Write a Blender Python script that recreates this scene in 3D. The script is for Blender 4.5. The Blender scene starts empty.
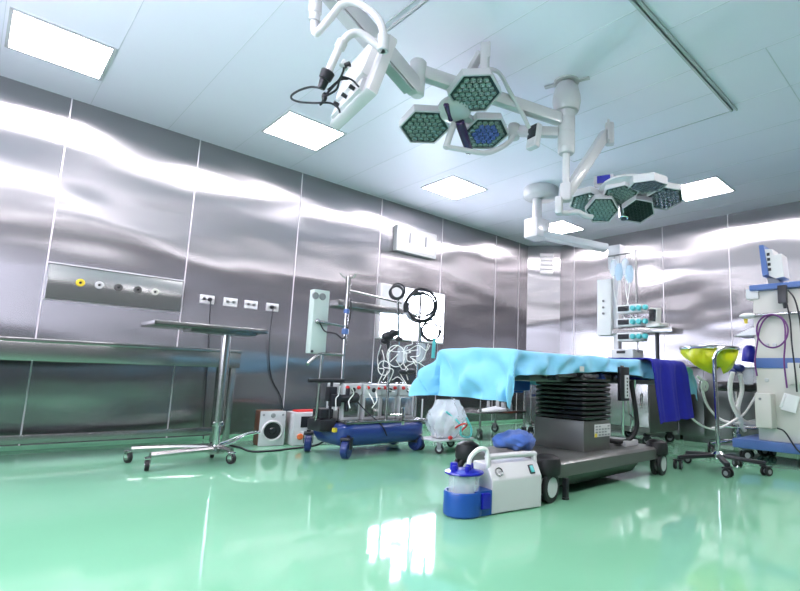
import bpy, bmesh, math, random
from mathutils import Vector as V, Matrix as Mx
random.seed(7)
COL = bpy.context.scene.collection
PI = math.pi
R = math.radians

# ------------------------------------------------------------------ camera geometry
FPX, PX, PY = 509.535, 466.949, 303.847
WX, WY, WZ = V((0.70299, -0.07592, -0.70714)), V((0.71037, 0.12297, 0.693)), V((0.03434, -0.9895, 0.14038))
CAM = V((5.28614, 0.0, 0.683))
def ray(px, py):
    c = V(((px-PX)/FPX, (py-PY)/FPX, 1.0))
    return V((WX.dot(c), WY.dot(c), WZ.dot(c)))
def on(ax, px, py, val):
    r = ray(px, py); t = (val-CAM[ax])/r[ax]
    return CAM + r*t
def onx(px, py, x): return on(0, px, py, x)
def ony(px, py, y): return on(1, px, py, y)
def onz(px, py, z): return on(2, px, py, z)
def at(px, py, d): return CAM + ray(px, py)*d

# ------------------------------------------------------------------ materials
def nt(name):
    m = bpy.data.materials.new(name); m.use_nodes = True
    t = m.node_tree
    return m, t, t.nodes['Principled BSDF']
def mat(name, col, rough=.5, metal=0., var=.06, scale=9., spec=.5, trans=0., alpha=1., coat=0., bump=0., bscale=60., emit=None, es=0., ior=1.45, sheen=0.):
    m, t, b = nt(name)
    tc = t.nodes.new('ShaderNodeTexCoord')
    nz = t.nodes.new('ShaderNodeTexNoise'); nz.inputs['Scale'].default_value = scale; nz.inputs['Detail'].default_value = 3
    t.links.new(tc.outputs['Object'], nz.inputs['Vector'])
    mp = t.nodes.new('ShaderNodeMapRange'); mp.inputs['To Min'].default_value = 1-var; mp.inputs['To Max'].default_value = 1+var
    t.links.new(nz.outputs['Fac'], mp.inputs['Value'])
    mx = t.nodes.new('ShaderNodeMix'); mx.data_type = 'RGBA'; mx.blend_type = 'MULTIPLY'; mx.inputs['Factor'].default_value = 1
    mx.inputs['A'].default_value = (*col, 1)
    t.links.new(mp.outputs['Result'], mx.inputs['B'])
    t.links.new(mx.outputs['Result'], b.inputs['Base Color'])
    b.inputs['Roughness'].default_value = rough; b.inputs['Metallic'].default_value = metal
    b.inputs['Specular IOR Level'].default_value = spec
    b.inputs['IOR'].default_value = ior
    b.inputs['Transmission Weight'].default_value = trans; b.inputs['Alpha'].default_value = alpha
    b.inputs['Coat Weight'].default_value = coat; b.inputs['Coat Roughness'].default_value = .06
    b.inputs['Sheen Weight'].default_value = sheen
    if bump:
        n2 = t.nodes.new('ShaderNodeTexNoise'); n2.inputs['Scale'].default_value = bscale; n2.inputs['Detail'].default_value = 4
        t.links.new(tc.outputs['Object'], n2.inputs['Vector'])
        bp = t.nodes.new('ShaderNodeBump'); bp.inputs['Strength'].default_value = bump; bp.inputs['Distance'].default_value = .01
        t.links.new(n2.outputs['Fac'], bp.inputs['Height']); t.links.new(bp.outputs['Normal'], b.inputs['Normal'])
    if emit:
        b.inputs['Emission Color'].default_value = (*emit, 1); b.inputs['Emission Strength'].default_value = es
    return m
def steel_wall(name, axis, seed):
    m, t, b = nt(name)
    N = t.nodes.new; L = t.links.new
    tc = N('ShaderNodeTexCoord')
    b.inputs['Metallic'].default_value = 1; b.inputs['Roughness'].default_value = STEEL_R
    b.inputs['Anisotropic'].default_value = 1.0
    tg = N('ShaderNodeCombineXYZ'); tg.inputs[axis].default_value = 1
    L(tg.outputs[0], b.inputs['Tangent'])
    # fine vertical grain in the colour
    mp = N('ShaderNodeMapping'); mp.inputs['Scale'].default_value = (90, 90, 1.2)
    L(tc.outputs['Object'], mp.inputs['Vector'])
    nz = N('ShaderNodeTexNoise'); nz.inputs['Scale'].default_value = 1; nz.inputs['Detail'].default_value = 2
    L(mp.outputs[0], nz.inputs['Vector'])
    rp = N('ShaderNodeValToRGB'); rp.color_ramp.elements[0].color = (.385, .372, .382, 1); rp.color_ramp.elements[1].color = (.41, .397, .407, 1)
    L(nz.outputs['Fac'], rp.inputs['Fac']); L(rp.outputs['Color'], b.inputs['Base Color'])
    # slight waviness of the sheet
    m2 = N('ShaderNodeMapping'); m2.inputs['Scale'].default_value = (.55, .55, 1.5); m2.inputs['Location'].default_value = (seed, seed*.7, 0)
    L(tc.outputs['Object'], m2.inputs['Vector'])
    n2 = N('ShaderNodeTexNoise'); n2.inputs['Scale'].default_value = 1.5; n2.inputs['Detail'].default_value = 1.2
    L(m2.outputs[0], n2.inputs['Vector'])
    bp = N('ShaderNodeBump'); bp.inputs['Strength'].default_value = 1; bp.inputs['Distance'].default_value = .028
    L(n2.outputs['Fac'], bp.inputs['Height']); L(bp.outputs['Normal'], b.inputs['Normal'])
    return m
STEEL_R = .27
EXPOSURE = 0.68
M = {}
M['wall_x'] = steel_wall('brushed steel left', 1, 3.1)
M['wall_y'] = steel_wall('brushed steel back', 0, 8.4)
M['wall_dk'] = mat('dark wall panel', (.07, .075, .08), .45, 0, .05, 3)
M['seam'] = mat('seam strip', (.66, .62, .66), .4, .3)
M['steel'] = mat('stainless', (.40, .40, .39), .26, 1., .05)
M['steel_dk'] = mat('stainless dark', (.22, .22, .22), .3, 1., .05)
M['chrome'] = mat('chrome', (.78, .78, .78), .09, 1., .02)
M['ceil'] = mat('ceiling paint', (.90, .87, .97), .42, 0, .02, 1.5)
M['ceil_gap'] = mat('ceiling joint', (.70, .70, .74), .6)
M['white'] = mat('white enamel', (.59, .58, .59), .3, 0, .02, coat=.3)
M['whitepl'] = mat('white plastic', (.66, .66, .65), .38, 0, .03)
M['ivory'] = mat('ivory plastic', (.60, .59, .54), .4, 0, .03)
M['paleg'] = mat('pale green enamel', (.52, .60, .56), .35, 0, .03)
M['grey'] = mat('grey plastic', (.25, .26, .27), .4)
M['greylt'] = mat('light grey plastic', (.52, .53, .54), .35)
M['dark'] = mat('dark plastic', (.018, .018, .022), .35)
M['rubber'] = mat('black rubber', (.012, .012, .013), .5)
M['cable'] = mat('black cable', (.012, .013, .018), .45)
M['bellow'] = mat('black bellows', (.012, .013, .013), .28)
M['basegrey'] = mat('table base coat', (.135, .14, .13), .32, .4, .05)
M['hlm_blue'] = mat('blue moulded plastic', (.02, .045, .19), .28, 0, .06, coat=.25)
M['whl_blue'] = mat('blue wheel', (.018, .035, .15), .35)
M['drape'] = mat('light blue drape', (.20, .52, .72), .8, 0, .08, 14, bump=.25, bscale=22, sheen=.2)
M['royal'] = mat('royal blue cloth', (.006, .009, .25), .9, 0, .10, 25, bump=.3, bscale=40)
M['denim'] = mat('blue cloth', (.075, .16, .50), .85, 0, .10, 20, bump=.3, bscale=35, sheen=.2)
M['yellow'] = mat('yellow bag film', (.58, .60, .012), .35, 0, .08, 18, bump=.4, bscale=30)
M['yellowpl'] = mat('yellow plastic', (.75, .58, .05), .4)
M['red'] = mat('red plastic', (.65, .03, .03), .4)
M['orange'] = mat('orange plastic', (.70, .16, .05), .4)
M['teal'] = mat('teal plastic', (.10, .50, .50), .35)
M['green_led'] = mat('green lens', (.27, .36, .31), .12, .5, .35, 40, coat=.5)
M['blue_led'] = mat('blue lens', (.13, .18, .48), .18, .3, .35, 40, coat=.5)
M['grey_led'] = mat('grey lens', (.22, .23, .27), .12, .5, .4, 40, coat=.5)
M['lens_bed'] = mat('lens bed', (.012, .03, .022), .4)
M['violet'] = mat('violet handle', (.03, .012, .07), .25, 0, coat=.6)
M['bluepl'] = mat('blue trim', (.085, .16, .40), .38, 0, .04)
M['jarblue'] = mat('blue jar holder', (.012, .07, .30), .35, 0, .05, coat=.2)
M['lidblue'] = mat('blue lid', (.010, .012, .32), .3, 0, .05, coat=.3)
M['clear'] = mat('clear plastic', (.93, .95, .96), .06, 0, .02, trans=.92, ior=1.2)
M['jarclear'] = mat('clear jar', (.86, .92, .95), .08, 0, .02, alpha=.28)
M['film'] = mat('clear film', (.86, .92, .98), .12, 0, .05, alpha=.30)
M['fluid'] = mat('pale blue fluid bag', (.62, .78, .90), .2, 0, .06, alpha=.6)
M['tube'] = mat('milky tube', (.76, .76, .73), .32, 0, .03)
M['purple'] = mat('purple cable', (.14, .03, .17), .4)
M['cream'] = mat('cream plate', (.72, .68, .58), .4)
M['wood'] = mat('wood side', (.12, .04, .02), .5)
M['paper'] = mat('paper', (.80, .80, .80), .7)
M['screen'] = mat('screen glass', (.02, .022, .025), .12)
M['diff'] = mat('lamp diffuser', (.9, .9, .9), .5, emit=(1., .935, 1.), es=28)
M['film_lit'] = mat('lit film viewer', (.9, .9, .95), .4, emit=(.80, .84, 1.), es=20)
M['pane'] = mat('bright window pane', (.9, .9, .95), .3, emit=(.80, .82, 1.), es=8)
# floor: poured green epoxy
def floor_mat():
    m, t, b = nt('green epoxy floor'); N = t.nodes.new; L = t.links.new
    tc = N('ShaderNodeTexCoord')
    nz = N('ShaderNodeTexNoise'); nz.inputs['Scale'].default_value = 1.1; nz.inputs['Detail'].default_value = 5
    L(tc.outputs['Object'], nz.inputs['Vector'])
    rp = N('ShaderNodeValToRGB'); rp.color_ramp.elements[0].position = .3; rp.color_ramp.elements[1].position = .7
    rp.color_ramp.elements[0].color = (.175, .415, .26, 1); rp.color_ramp.elements[1].color = (.195, .445, .285, 1)
    L(nz.outputs['Fac'], rp.inputs['Fac']); L(rp.outputs['Color'], b.inputs['Base Color'])
    b.inputs['Roughness'].default_value = .055; b.inputs['Specular IOR Level'].default_value = .42
    n2 = N('ShaderNodeTexNoise'); n2.inputs['Scale'].default_value = 5; n2.inputs['Detail'].default_value = 3
    L(tc.outputs['Object'], n2.inputs['Vector'])
    bp = N('ShaderNodeBump'); bp.inputs['Strength'].default_value = .12; bp.inputs['Distance'].default_value = .004
    L(n2.outputs['Fac'], bp.inputs['Height']); L(bp.outputs['Normal'], b.inputs['Normal'])
    return m
M['floor'] = floor_mat()

# ------------------------------------------------------------------ mesh builder
def frame_from(d):
    d = d.normalized()
    a = V((0, 0, 1)) if abs(d.z) < .9 else V((1, 0, 0))
    u = a.cross(d).normalized(); v = d.cross(u)
    return u, v
def smooth_path(pts, n=6, closed=False):
    pts = [V(p) for p in pts]; out = []
    k = len(pts); rng = range(k if closed else k-1)
    for i in rng:
        p1, p2 = pts[i], pts[(i+1) % k]
        p0 = pts[i-1] if (i > 0 or closed) else p1*2-p2
        p3 = pts[(i+2) % k] if (i+2 < k or closed) else p2*2-p1
        for j in range(n):
            s = j/n
            out.append(.5*((2*p1)+(p2-p0)*s+(2*p0-5*p1+4*p2-p3)*s*s+(3*p1-p0-3*p2+p3)*s**3))
    if not closed: out.append(pts[-1])
    return out
class G:
    def __init__(s): s.bm = bmesh.new(); s.m = 0
    def _done(s, faces):
        for f in faces: f.material_index = s.m
    def box(s, c, size, rot=None, bev=0., taper=None):
        b = bmesh.new(); bmesh.ops.create_cube(b, size=1)
        for v in b.verts:
            v.co = V((v.co.x*size[0], v.co.y*size[1], v.co.z*size[2]))
            if taper and v.co.z > 0: v.co.x *= taper[0]; v.co.y *= taper[1]
        if bev: bmesh.ops.bevel(b, geom=b.edges[:], offset=min(bev, min(size)*.45), segments=2, affect='EDGES', profile=.6)
        mt = Mx.Translation(V(c))
        if rot is not None:
            rm = rot.to_4x4() if isinstance(rot, Mx) else Mx.Rotation(rot, 4, 'Z')
            mt = mt @ rm
        bmesh.ops.transform(b, matrix=mt, verts=b.verts[:]); s._merge(b); return s
    def b2(s, lo, hi, bev=0.):
        lo, hi = V(lo), V(hi); return s.box((lo+hi)/2, [abs(x) for x in (hi-lo)], None, bev)
    def _merge(s, b):
        mp = {}
        for v in b.verts: mp[v] = s.bm.verts.new(v.co)
        for f in b.faces:
            try: nf = s.bm.faces.new([mp[v] for v in f.verts]); nf.material_index = s.m
            except ValueError: pass
        b.free()
    def rings(s, rs, cap=True, closed=False):
        vs = [[s.bm.verts.new(p) for p in r] for r in rs]; n = len(vs[0]); fs = []
        m = len(vs)
        for i in range(m if closed else m-1):
            a, b = vs[i], vs[(i+1) % m]
            for j in range(n):
                fs.append(s.bm.faces.new((a[j], a[(j+1) % n], b[(j+1) % n], b[j])))
        if cap and not closed:
            fs.append(s.bm.faces.new(vs[0][::-1])); fs.append(s.bm.faces.new(vs[-1]))
        s._done(fs); return s
    def cyl(s, p0, p1, r0, r1=None, seg=16, bev=0.):
        p0, p1 = V(p0), V(p1); r1 = r0 if r1 is None else r1
        d = p1-p0; u, v = frame_from(d); L = d.length; d = d/L
        prof = [(0, r0), (L, r1)]
        if bev: prof = [(0, r0-bev), (bev, r0), (L-bev, r1), (L, r1-bev)]
        return s.rings([[p0+d*h+u*(r*math.cos(2*PI*k/seg))+v*(r*math.sin(2*PI*k/seg)) for k in range(seg)] for h, r in prof])
    def lathe(s, prof, o, axis=(0, 0, 1), seg=24):
        o = V(o); d = V(axis).normalized(); u, v = frame_from(d)
        return s.rings([[o+d*h+u*(r*math.cos(2*PI*k/seg))+v*(r*math.sin(2*PI*k/seg)) for k in range(seg)] for r, h in prof])
    def tube(s, pts, r, seg=8, n=6, closed=False, sm=True, r1=None):
        p = smooth_path(pts, n, closed) if sm else [V(q) for q in pts]
        q = [p[0]]
        for a in p[1:]:
            if (a-q[-1]).length > 1e-5: q.append(a)
        p = q; k = len(p); tang = []
        for i in range(k):
            if closed: t = p[(i+1) % k]-p[i-1]
            else: t = p[min(i+1, k-1)]-p[max(i-1, 0)]
            tang.append(t.normalized())
        u, _ = frame_from(tang[0]); rs = []
        for i in range(k):
            u = (u-tang[i]*u.dot(tang[i]))
            u = u.normalized() if u.length > 1e-6 else frame_from(tang[i])[0]
            w = tang[i].cross(u); rr = r if r1 is None else r+(r1-r)*i/(k-1)
            rs.append([p[i]+u*(rr*math.cos(2*PI*j/seg))+w*(rr*math.sin(2*PI*j/seg)) for j in range(seg)])
        return s.rings(rs, True, closed)
    def prism(s, poly, dirv):
        d = V(dirv); P = [V(p) for p in poly]
        return s.rings([P, [p+d for p in P]])
    def ball(s, c, r, sc=(1, 1, 1), seg=14):
        b = bmesh.new(); bmesh.ops.create_uvsphere(b, u_segments=seg, v_segments=max(6, seg//2), radius=r)
        for v in b.verts: v.co = V((v.co.x*sc[0], v.co.y*sc[1], v.co.z*sc[2]))+V(c)
        s._merge(b); return s
    def sheet(s, fn, nu, nv, th=.003):
        P = [[V(fn(i/nu, j/nv)) for j in range(nv+1)] for i in range(nu+1)]
        Nn = [[None]*(nv+1) for _ in range(nu+1)]
        for i in range(nu+1):
            for j in range(nv+1):
                a = P[min(i+1, nu)][j]-P[max(i-1, 0)][j]; b = P[i][min(j+1, nv)]-P[i][max(j-1, 0)]
                n = a.cross(b); Nn[i][j] = n.normalized() if n.length > 1e-9 else V((0, 0, 1))
        A = [[s.bm.verts.new(P[i][j]) for j in range(nv+1)] for i in range(nu+1)]
        B = [[s.bm.verts.new(P[i][j]-Nn[i][j]*th) for j in range(nv+1)] for i in range(nu+1)]
        fs = []
        for i in range(nu):
            for j in range(nv):
                fs.append(s.bm.faces.new((A[i][j], A[i+1][j], A[i+1][j+1], A[i][j+1])))
                fs.append(s.bm.faces.new((B[i][j], B[i][j+1], B[i+1][j+1], B[i+1][j])))
        for i in range(nu):
            fs.append(s.bm.faces.new((A[i][0], B[i][0], B[i+1][0], A[i+1][0])))
            fs.append(s.bm.faces.new((A[i][nv], A[i+1][nv], B[i+1][nv], B[i][nv])))
        for j in range(nv):
            fs.append(s.bm.faces.new((A[0][j], A[0][j+1], B[0][j+1], B[0][j])))
            fs.append(s.bm.faces.new((A[nu][j], B[nu][j], B[nu][j+1], A[nu][j+1])))
        s._done(fs); return s
    def out(s, name, mats, parent=None, ang=38, sub=0):
        bm = s.bm
        bmesh.ops.recalc_face_normals(bm, faces=bm.faces[:])
        root = parent
        while root is not None and root.parent is not None: root = root.parent
        if root is not None:
            bmesh.ops.transform(bm, matrix=MW[root.name].inverted(), verts=bm.verts[:])
        for f in bm.faces: f.smooth = True
        for e in bm.edges:
            e.smooth = len(e.link_faces) == 2 and e.calc_face_angle(0) < R(ang)
        me = bpy.data.meshes.new(name); bm.to_mesh(me); bm.free()
        if not isinstance(mats, (list, tuple)): mats = [mats]
        for m in mats: me.materials.append(M[m])
        o = bpy.data.objects.new(name, me); COL.objects.link(o)
        if parent is not None: o.parent = parent
        else: MW[o.name] = Mx.Identity(4)
        if sub:
            md = o.modifiers.new('s', 'SUBSURF'); md.levels = sub; md.render_levels = sub
        return o
MW = {}
def tag(o, label, cat, group=None):
    o['label'] = label; o['category'] = cat
    if group: o['group'] = group
    return o
def thing(name, label, cat, loc=(0, 0, 0), group=None):
    o = bpy.data.objects.new(name, None); COL.objects.link(o); o.location = loc; o.empty_display_size = .1
    MW[o.name] = Mx.Translation(V(loc))
    return tag(o, label, cat, group)
def struct(name, g, m, ang=38):
    o = g.out(name, m, None, ang); o['kind'] = 'structure'; return o
def recenter(o):
    # a thing that is one mesh: put its origin at its own base
    me = o.data; xs = [v.co for v in me.vertices]
    c = V(((min(p.x for p in xs)+max(p.x for p in xs))/2, (min(p.y for p in xs)+max(p.y for p in xs))/2, min(p.z for p in xs)))
    me.transform(Mx.Translation(-c)); o.location = c; return o
def single(name, g, m, label, cat, group=None, ang=38):
    return tag(recenter(g.out(name, m, None, ang)), label, cat, group)
def dup(root, loc, label=None):
    r = root.copy(); COL.objects.link(r); r.location = loc
    if label: r['label'] = label
    for ch in root.children:
        c = ch.copy(); COL.objects.link(c); c.parent = r
        for gch in ch.children:
            d = gch.copy(); COL.objects.link(d); d.parent = c
    return r
def caster(parent, x, y, r, w, head=0., wm='rubber', fm='dark', hub='greylt', top=None, twin=False):
    """a castor: fork part with a wheel sub-part"""
    top = top if top is not None else 2*r+.03
    hx, hy = math.cos(head), math.sin(head); ax = V((-hy, hx, 0)); c = V((x, y, r))
    g = G()
    g.cyl((x-hx*r*.35, y-hy*r*.35, 2*r*.86), (x-hx*r*.35, y-hy*r*.35, top), r*.26, seg=10)
    g.box((x-hx*r*.1, y-hy*r*.1, 2*r+.004), (r*1.5, w*1.5, r*.28), head, r*.1)
    for sgn in (-1, 1):
        if not twin: g.box(c+ax*(sgn*w*.68)+V((0, 0, r*.55)), (r*.9, w*.14, r*1.2), head, r*.05)
    f = g.out('caster', fm, parent)
    g = G()
    if twin:
        for sgn in (-1, 1):
            o = c+ax*(sgn*w*.45-w*.2)
            g.m = 0; g.lathe([(r*.5, 0), (r*.92, 0), (r, w*.08), (r, w*.32), (r*.92, w*.4), (r*.5, w*.4)], o, ax, 20)
            g.m = 1; g.lathe([(r*.1, -.002), (r*.5, -.002), (r*.55, w*.2), (r*.5, w*.402), (r*.1, w*.402)], o, ax, 16)
    else:
        o = c-ax*(w/2)
        g.lathe([(r*.45, 0), (r*.9, 0), (r, w*.15), (r, w*.85), (r*.9, w), (r*.45, w)], o, ax, 22)
        g.m = 1; g.lathe([(r*.08, -.003), (r*.5, -.003), (r*.62, w*.3), (r*.62, w*.7), (r*.5, w+.003), (r*.08, w+.003)], o, ax, 18)
    g.out('wheel', [wm, hub], f)
    return f

# ------------------------------------------------------------------ room
RX0, RX1, RY0, RY1, H = 0., 6.3, -1.5, 6.92, 2.9
CY, CXc = 6.575, .42
g = G(); g.b2((-.2, RY0-.2, -.1), (RX1+.2, RY1+.2, 0)); struct('floor', g, 'floor')
g = G(); g.b2((-.2, RY0-.2, H), (RX1+.2, RY1+.2, H+.1))
g.m = 1
for k in range(-2, 12):
    y = -.07+.6*k
    if 1.75 < y < 4.2:
        g.b2((0, y-.0015, H-.002), (2.48, y+.0015, H+.002)); g.b2((4.0, y-.0015, H-.002), (RX1, y+.0015, H+.002))
    else: g.b2((0, y-.0015, H-.002), (RX1, y+.0015, H+.002))
g.b2((4.42-.003, 3.53, H-.002), (4.42+.003, 4.7, H+.002))
struct('ceiling', g, ['ceil', 'ceil_gap'])
# lowered laminar-flow field around the lamp mount
g = G(); g.b2((2.48, 1.72, H-.012), (4.0, 4.2, H-.001))
g.m = 1
for y in (2.2, 2.62, 3.03, 3.43, 3.83): g.b2((2.48, y-.0015, H-.014), (4.0, y+.0015, H-.01))
g.b2((2.478, 1.7, H-.014), (2.484, 4.2, H))
g.m = 2
g.b2((3.985, 1.70, H-.022), (4.0, 4.2, H)); g.b2((4.02, 1.70, H-.018), (4.03, 4.22, H))
g.b2((2.48, 1.705, H-.016), (4.03, 1.712, H)); g.b2((2.48, 1.665, H-.010), (4.03, 1.669, H))
g.b2((2.48, 4.195, H-.016), (4.0, 4.203, H))
struct('trim_1', g, ['ceil', 'ceil_gap', 'greylt'])
def wallpanels(name, a, b, seams, nrm, m):
    """steel-clad wall from a to b (xy); seams are distances from a"""
    a, b = V((*a, 0)), V((*b, 0)); d = (b-a).normalized(); n = V((*nrm, 0)); L = (b-a).length
    g = G()
    g.prism([a, b, b+V((0, 0, H)), a+V((0, 0, H))], -n*.15)
    g.m = 1
    for s in seams:
        p = a+d*s
        g.prism([p-d*.005, p+d*.005, p+d*.005+V((0, 0, H)), p-d*.005+V((0, 0, H))], n*.003)
    return struct(name, g, [m, 'seam'])
wallpanels('wall_left', (0, RY0-.15), (0, CY), [s-(RY0-.15) for s in (-.65, .404, 1.419, 2.501, 3.596, 4.643, 5.782, 6.354)], (1, 0), 'wall_x')
k = math.hypot(CXc, RY1-CY)
wallpanels('wall_corner', (0, CY), (CXc, RY1), [], ((RY1-CY)/k, -CXc/k), 'wall_y')
wallpanels('wall_back', (CXc, RY1), (RX1+.15, RY1), [s-CXc for s in (.69, 2.17, 3.05, 4.1, 5.2)], (0, -1), 'wall_y')
wallpanels('wall_right', (RX1, RY0-.15), (RX1, RY1+.15), [1.2*i+.6 for i in range(7)], (-1, 0), 'wall_dk')
wallpanels('wall_front', (-.15, RY0), (RX1+.15, RY0), [1.2*i+.5 for i in range(5)], (0, 1), 'wall_dk')
# low green cove where the floor turns up the left wall
g = G(); g.b2((0, RY0, 0), (.012, CY, .035), .004); struct('baseboard_left', g, 'floor')
# a bright glazed opening behind the camera
w1 = G(); w1.m = 0
for lo, hi in (((.9, RY0, 1.0), (4.6, RY0+.03, 1.06)), ((.9, RY0, 2.04), (4.6, RY0+.03, 2.1)), ((.9, RY0, 1.0), (.96, RY0+.03, 2.1)), ((4.54, RY0, 1.0), (4.6, RY0+.03, 2.1)), ((2.72, RY0, 1.0), (2.78, RY0+.03, 2.1))):
    w1.b2(lo, hi, .004)
w1 = struct('window_1', w1, 'white')
p = G(); p.b2((.95, RY0+.005, 1.05), (4.55, RY0+.012, 2.05)); p.out('pane', 'pane', w1)

# ------------------------------------------------------------------ ceiling lights
def make_light(cx, cy, label, s=.53):
    t = thing('ceiling_light', label, 'ceiling light', (cx, cy, H), 'square recessed ceiling lights')
    g = G(); e = s/2; w = .022
    for lo, hi in (((-e-w, -e-w), (e+w, -e)), ((-e-w, e), (e+w, e+w)), ((-e-w, -e), (-e, e)), ((e, -e), (e+w, e))):
        g.b2((cx+lo[0], cy+lo[1], H-.010), (cx+hi[0], cy+hi[1], H-.001), .002)
    g.out('frame', 'white', t)
    g = G(); g.b2((cx-e, cy-e, H-.007), (cx+e, cy+e, H-.001)); g.out('diffuser', 'diff', t)
    return t
L0 = make_light(.83, .235, 'square lit ceiling panel nearest the left edge of the room, at upper left corner')
dup(L0, (.95, 2.03, H), 'square lit ceiling panel just below the hanging white display')
dup(L0, (.98, 3.94, H), 'square lit ceiling panel in the far middle, between the two surgical lamps')
dup(L0, (*onz(558, 228, H).xy, H), 'square lit ceiling panel partly hidden behind the supply boom joint')
dup(L0, (3.13, 5.80, H), 'square lit ceiling panel beside the lower surgical lamp, above the back wall')
for k, (x, y) in enumerate(((5.15, 5.8), (5.15, 3.94), (5.15, 2.03), (5.15, .235), (3.1, .05))):
    dup(L0, (x, y, H), ['square lit ceiling panel out of frame at far right corner', 'square lit ceiling panel out of frame beyond flow field', 'square lit ceiling panel out of frame right above camera side', 'square lit ceiling panel out of frame directly overhead', 'square lit ceiling panel out of frame behind the viewpoint'][k])

# ------------------------------------------------------------------ things on the left wall
t = thing('gas_outlet_panel', 'shallow steel service panel with five round gas outlets on the left wall', 'outlet panel', (0, .9, 1.18))
g = G()
prof = [(.002, 1.185), (.026, 1.188), (.032, 1.30), (.032, 1.375), (.004, 1.472), (.002, 1.478)]
g.prism([(x, .42, z) for x, z in prof]+[(-.01, .42, 1.478), (-.01, .42, 1.185)], (0, .985, 0))
g.out('face_plate', 'steel', t, 60)
g = G(); g.b2((0, .41, 1.478), (.012, 1.41, 1.488)); g.b2((0, .41, 1.176), (.012, 1.41, 1.185)); g.out('edge_strip', 'seam', t)
cols = ['yellowpl', 'white', 'dark', 'grey', 'ivory']
for k, y in enumerate((.632, .762, .900, 1.045, 1.18)):
    g = G(); g.lathe([(.004, .03), (.032, .03), (.032, .042), (.026, .048), (.017, .048), (.015, .04), (.004, .04)], (0, y, 1.342), (1, 0, 0), 20)
    o = g.out('gas_outlet', cols[k] if k not in (2, 3) else 'steel_dk', t)
    o['label'] = ['yellow gas outlet', 'white gas outlet', 'dark gas outlet with grey ring', 'dark grey gas outlet', 'cream gas outlet'][k]
    g = G(); g.cyl((.036, y, 1.342), (.050, y, 1.342), .011, .009, 12); g.out('port', 'dark', o)

def socket(y, z, label, plug):
    t = thing('wall_socket', label, 'wall socket', (0, y, z), 'white sockets on the left wall')
    g = G(); g.box((.006, y, z), (.012, .135, .085), None, .004); g.out('cover_plate', 'white', t)
    for s in (-1, 1):
        g = G(); g.lathe([(.003, .011), (.021, .011), (.021, .014), (.017, .014), (.015, .012), (.003, .012)], (0, y+s*.027, z), (1, 0, 0), 16); o = g.out('outlet', 'greylt', t)
        if not plug:
            g = G(); g.cyl((.012, y+s*.027, z+.006), (.0145, y+s*.027, z+.006), .003, seg=8); g.cyl((.012, y+s*.027, z-.006), (.0145, y+s*.027, z-.006), .003, seg=8); g.out('contact_hole', 'dark', o)
    return t
def plug(name, y, z, pts, label):
    t = thing(name, label, 'power cord', (0.012, y, z), 'black power cords')
    g = G(); g.cyl((.0135, y, z), (.05, y, z), .021, .016, 14, .004); g.cyl((.05, y, z), (.055, y, z-.004), .012, .008, 10); g.out('plug', 'dark', t)
    g = G(); g.tube([(.05, y, z), (.052, y, z-.03)]+pts, .005, 6, 5); g.out('cord', 'cable', t)
sy = (1.635, 1.855, 2.06, 2.285)
zz = 1.335
socket(sy[0], zz, 'double white wall socket nearest the gas panel, black plug in it', True)
socket(sy[1], zz, 'double white wall socket with nothing plugged in, second from the gas panel', False)
socket(sy[2], zz, 'double white wall socket with nothing plugged in, third from the gas panel', False)
socket(sy[3], zz, 'double white wall socket above the stereo, black plug in it', True)
plug('power_cord', sy[0]+.02, zz, [(.03, sy[0]+.04, 1.0), (.02, sy[0]+.06, .7), (.03, sy[0]+.07, .3), (.06, sy[0]+.08, .012)], 'black power cord hanging from socket down behind the steel bench')
plug('power_cord', sy[3]-.01, zz, [(.025, sy[3]-.01, 1.0), (.02, sy[3]+.02, .72), (.02, sy[3]+.07, .56), (.02, sy[3]+.17, .40), (.03, sy[3]+.22, .2), (.05, sy[3]+.24, .05)], 'black power cord hanging from socket down behind the stereo')
g = G(); g.tube([(.32, 1.74, .012), (.7, 1.80, .010), (.98, 1.80, .008), (1.02, 2.0, .008), (.98, 2.15, .008), (1.0, 2.35, .02), (1.14, 2.4, .09)], .009, 7, 7)
single('floor_cable', g, 'cable', 'black cable curving across the green floor between bench and blue trolley', 'cable')

t = thing('wall_cabinet', 'white framed wall box with two upright slots high on the left wall', 'wall box', (0, 4.14, 2.25))
g = G(); g.b2((.002, 3.80, 2.255), (.085, 4.475, 2.60), .008); g.out('frame', 'bluepl', t); o = t.children[0]; o.data.materials.clear(); o.data.materials.append(M['greylt'])
g = G(); g.b2((.08, 3.83, 2.285), (.092, 4.445, 2.572), .004); pn = g.out('front_panel', 'white', t)
for y in (4.0, 4.27):
    g = G(); g.b2((.091, y-.008, 2.385), (.105, y+.008, 2.52), .004); g.out('slot', 'grey', pn)

t = thing('film_viewer', 'large lit white film viewer on the left wall behind the blue trolley', 'light box', (0, 4.13, 1.12))
g = G(); g.b2((.002, 3.605, 1.105), (.075, 4.68, 1.80), .008); g.out('housing', 'white', t)
for a, b, c, d, m in ((3.63, 4.10, 1.13, 1.47, 1), (4.12, 4.50, 1.13, 1.47, 1), (3.98, 4.50, 1.50, 1.775, 1), (3.63, 3.96, 1.50, 1.775, 0), (4.52, 4.655, 1.13, 1.775, 1)):
    g = G(); g.b2((.074, a, c), (.081, b, d)); o = g.out('lit_screen' if m else 'unlit_screen', 'film_lit' if m else 'greylt', t)

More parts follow.
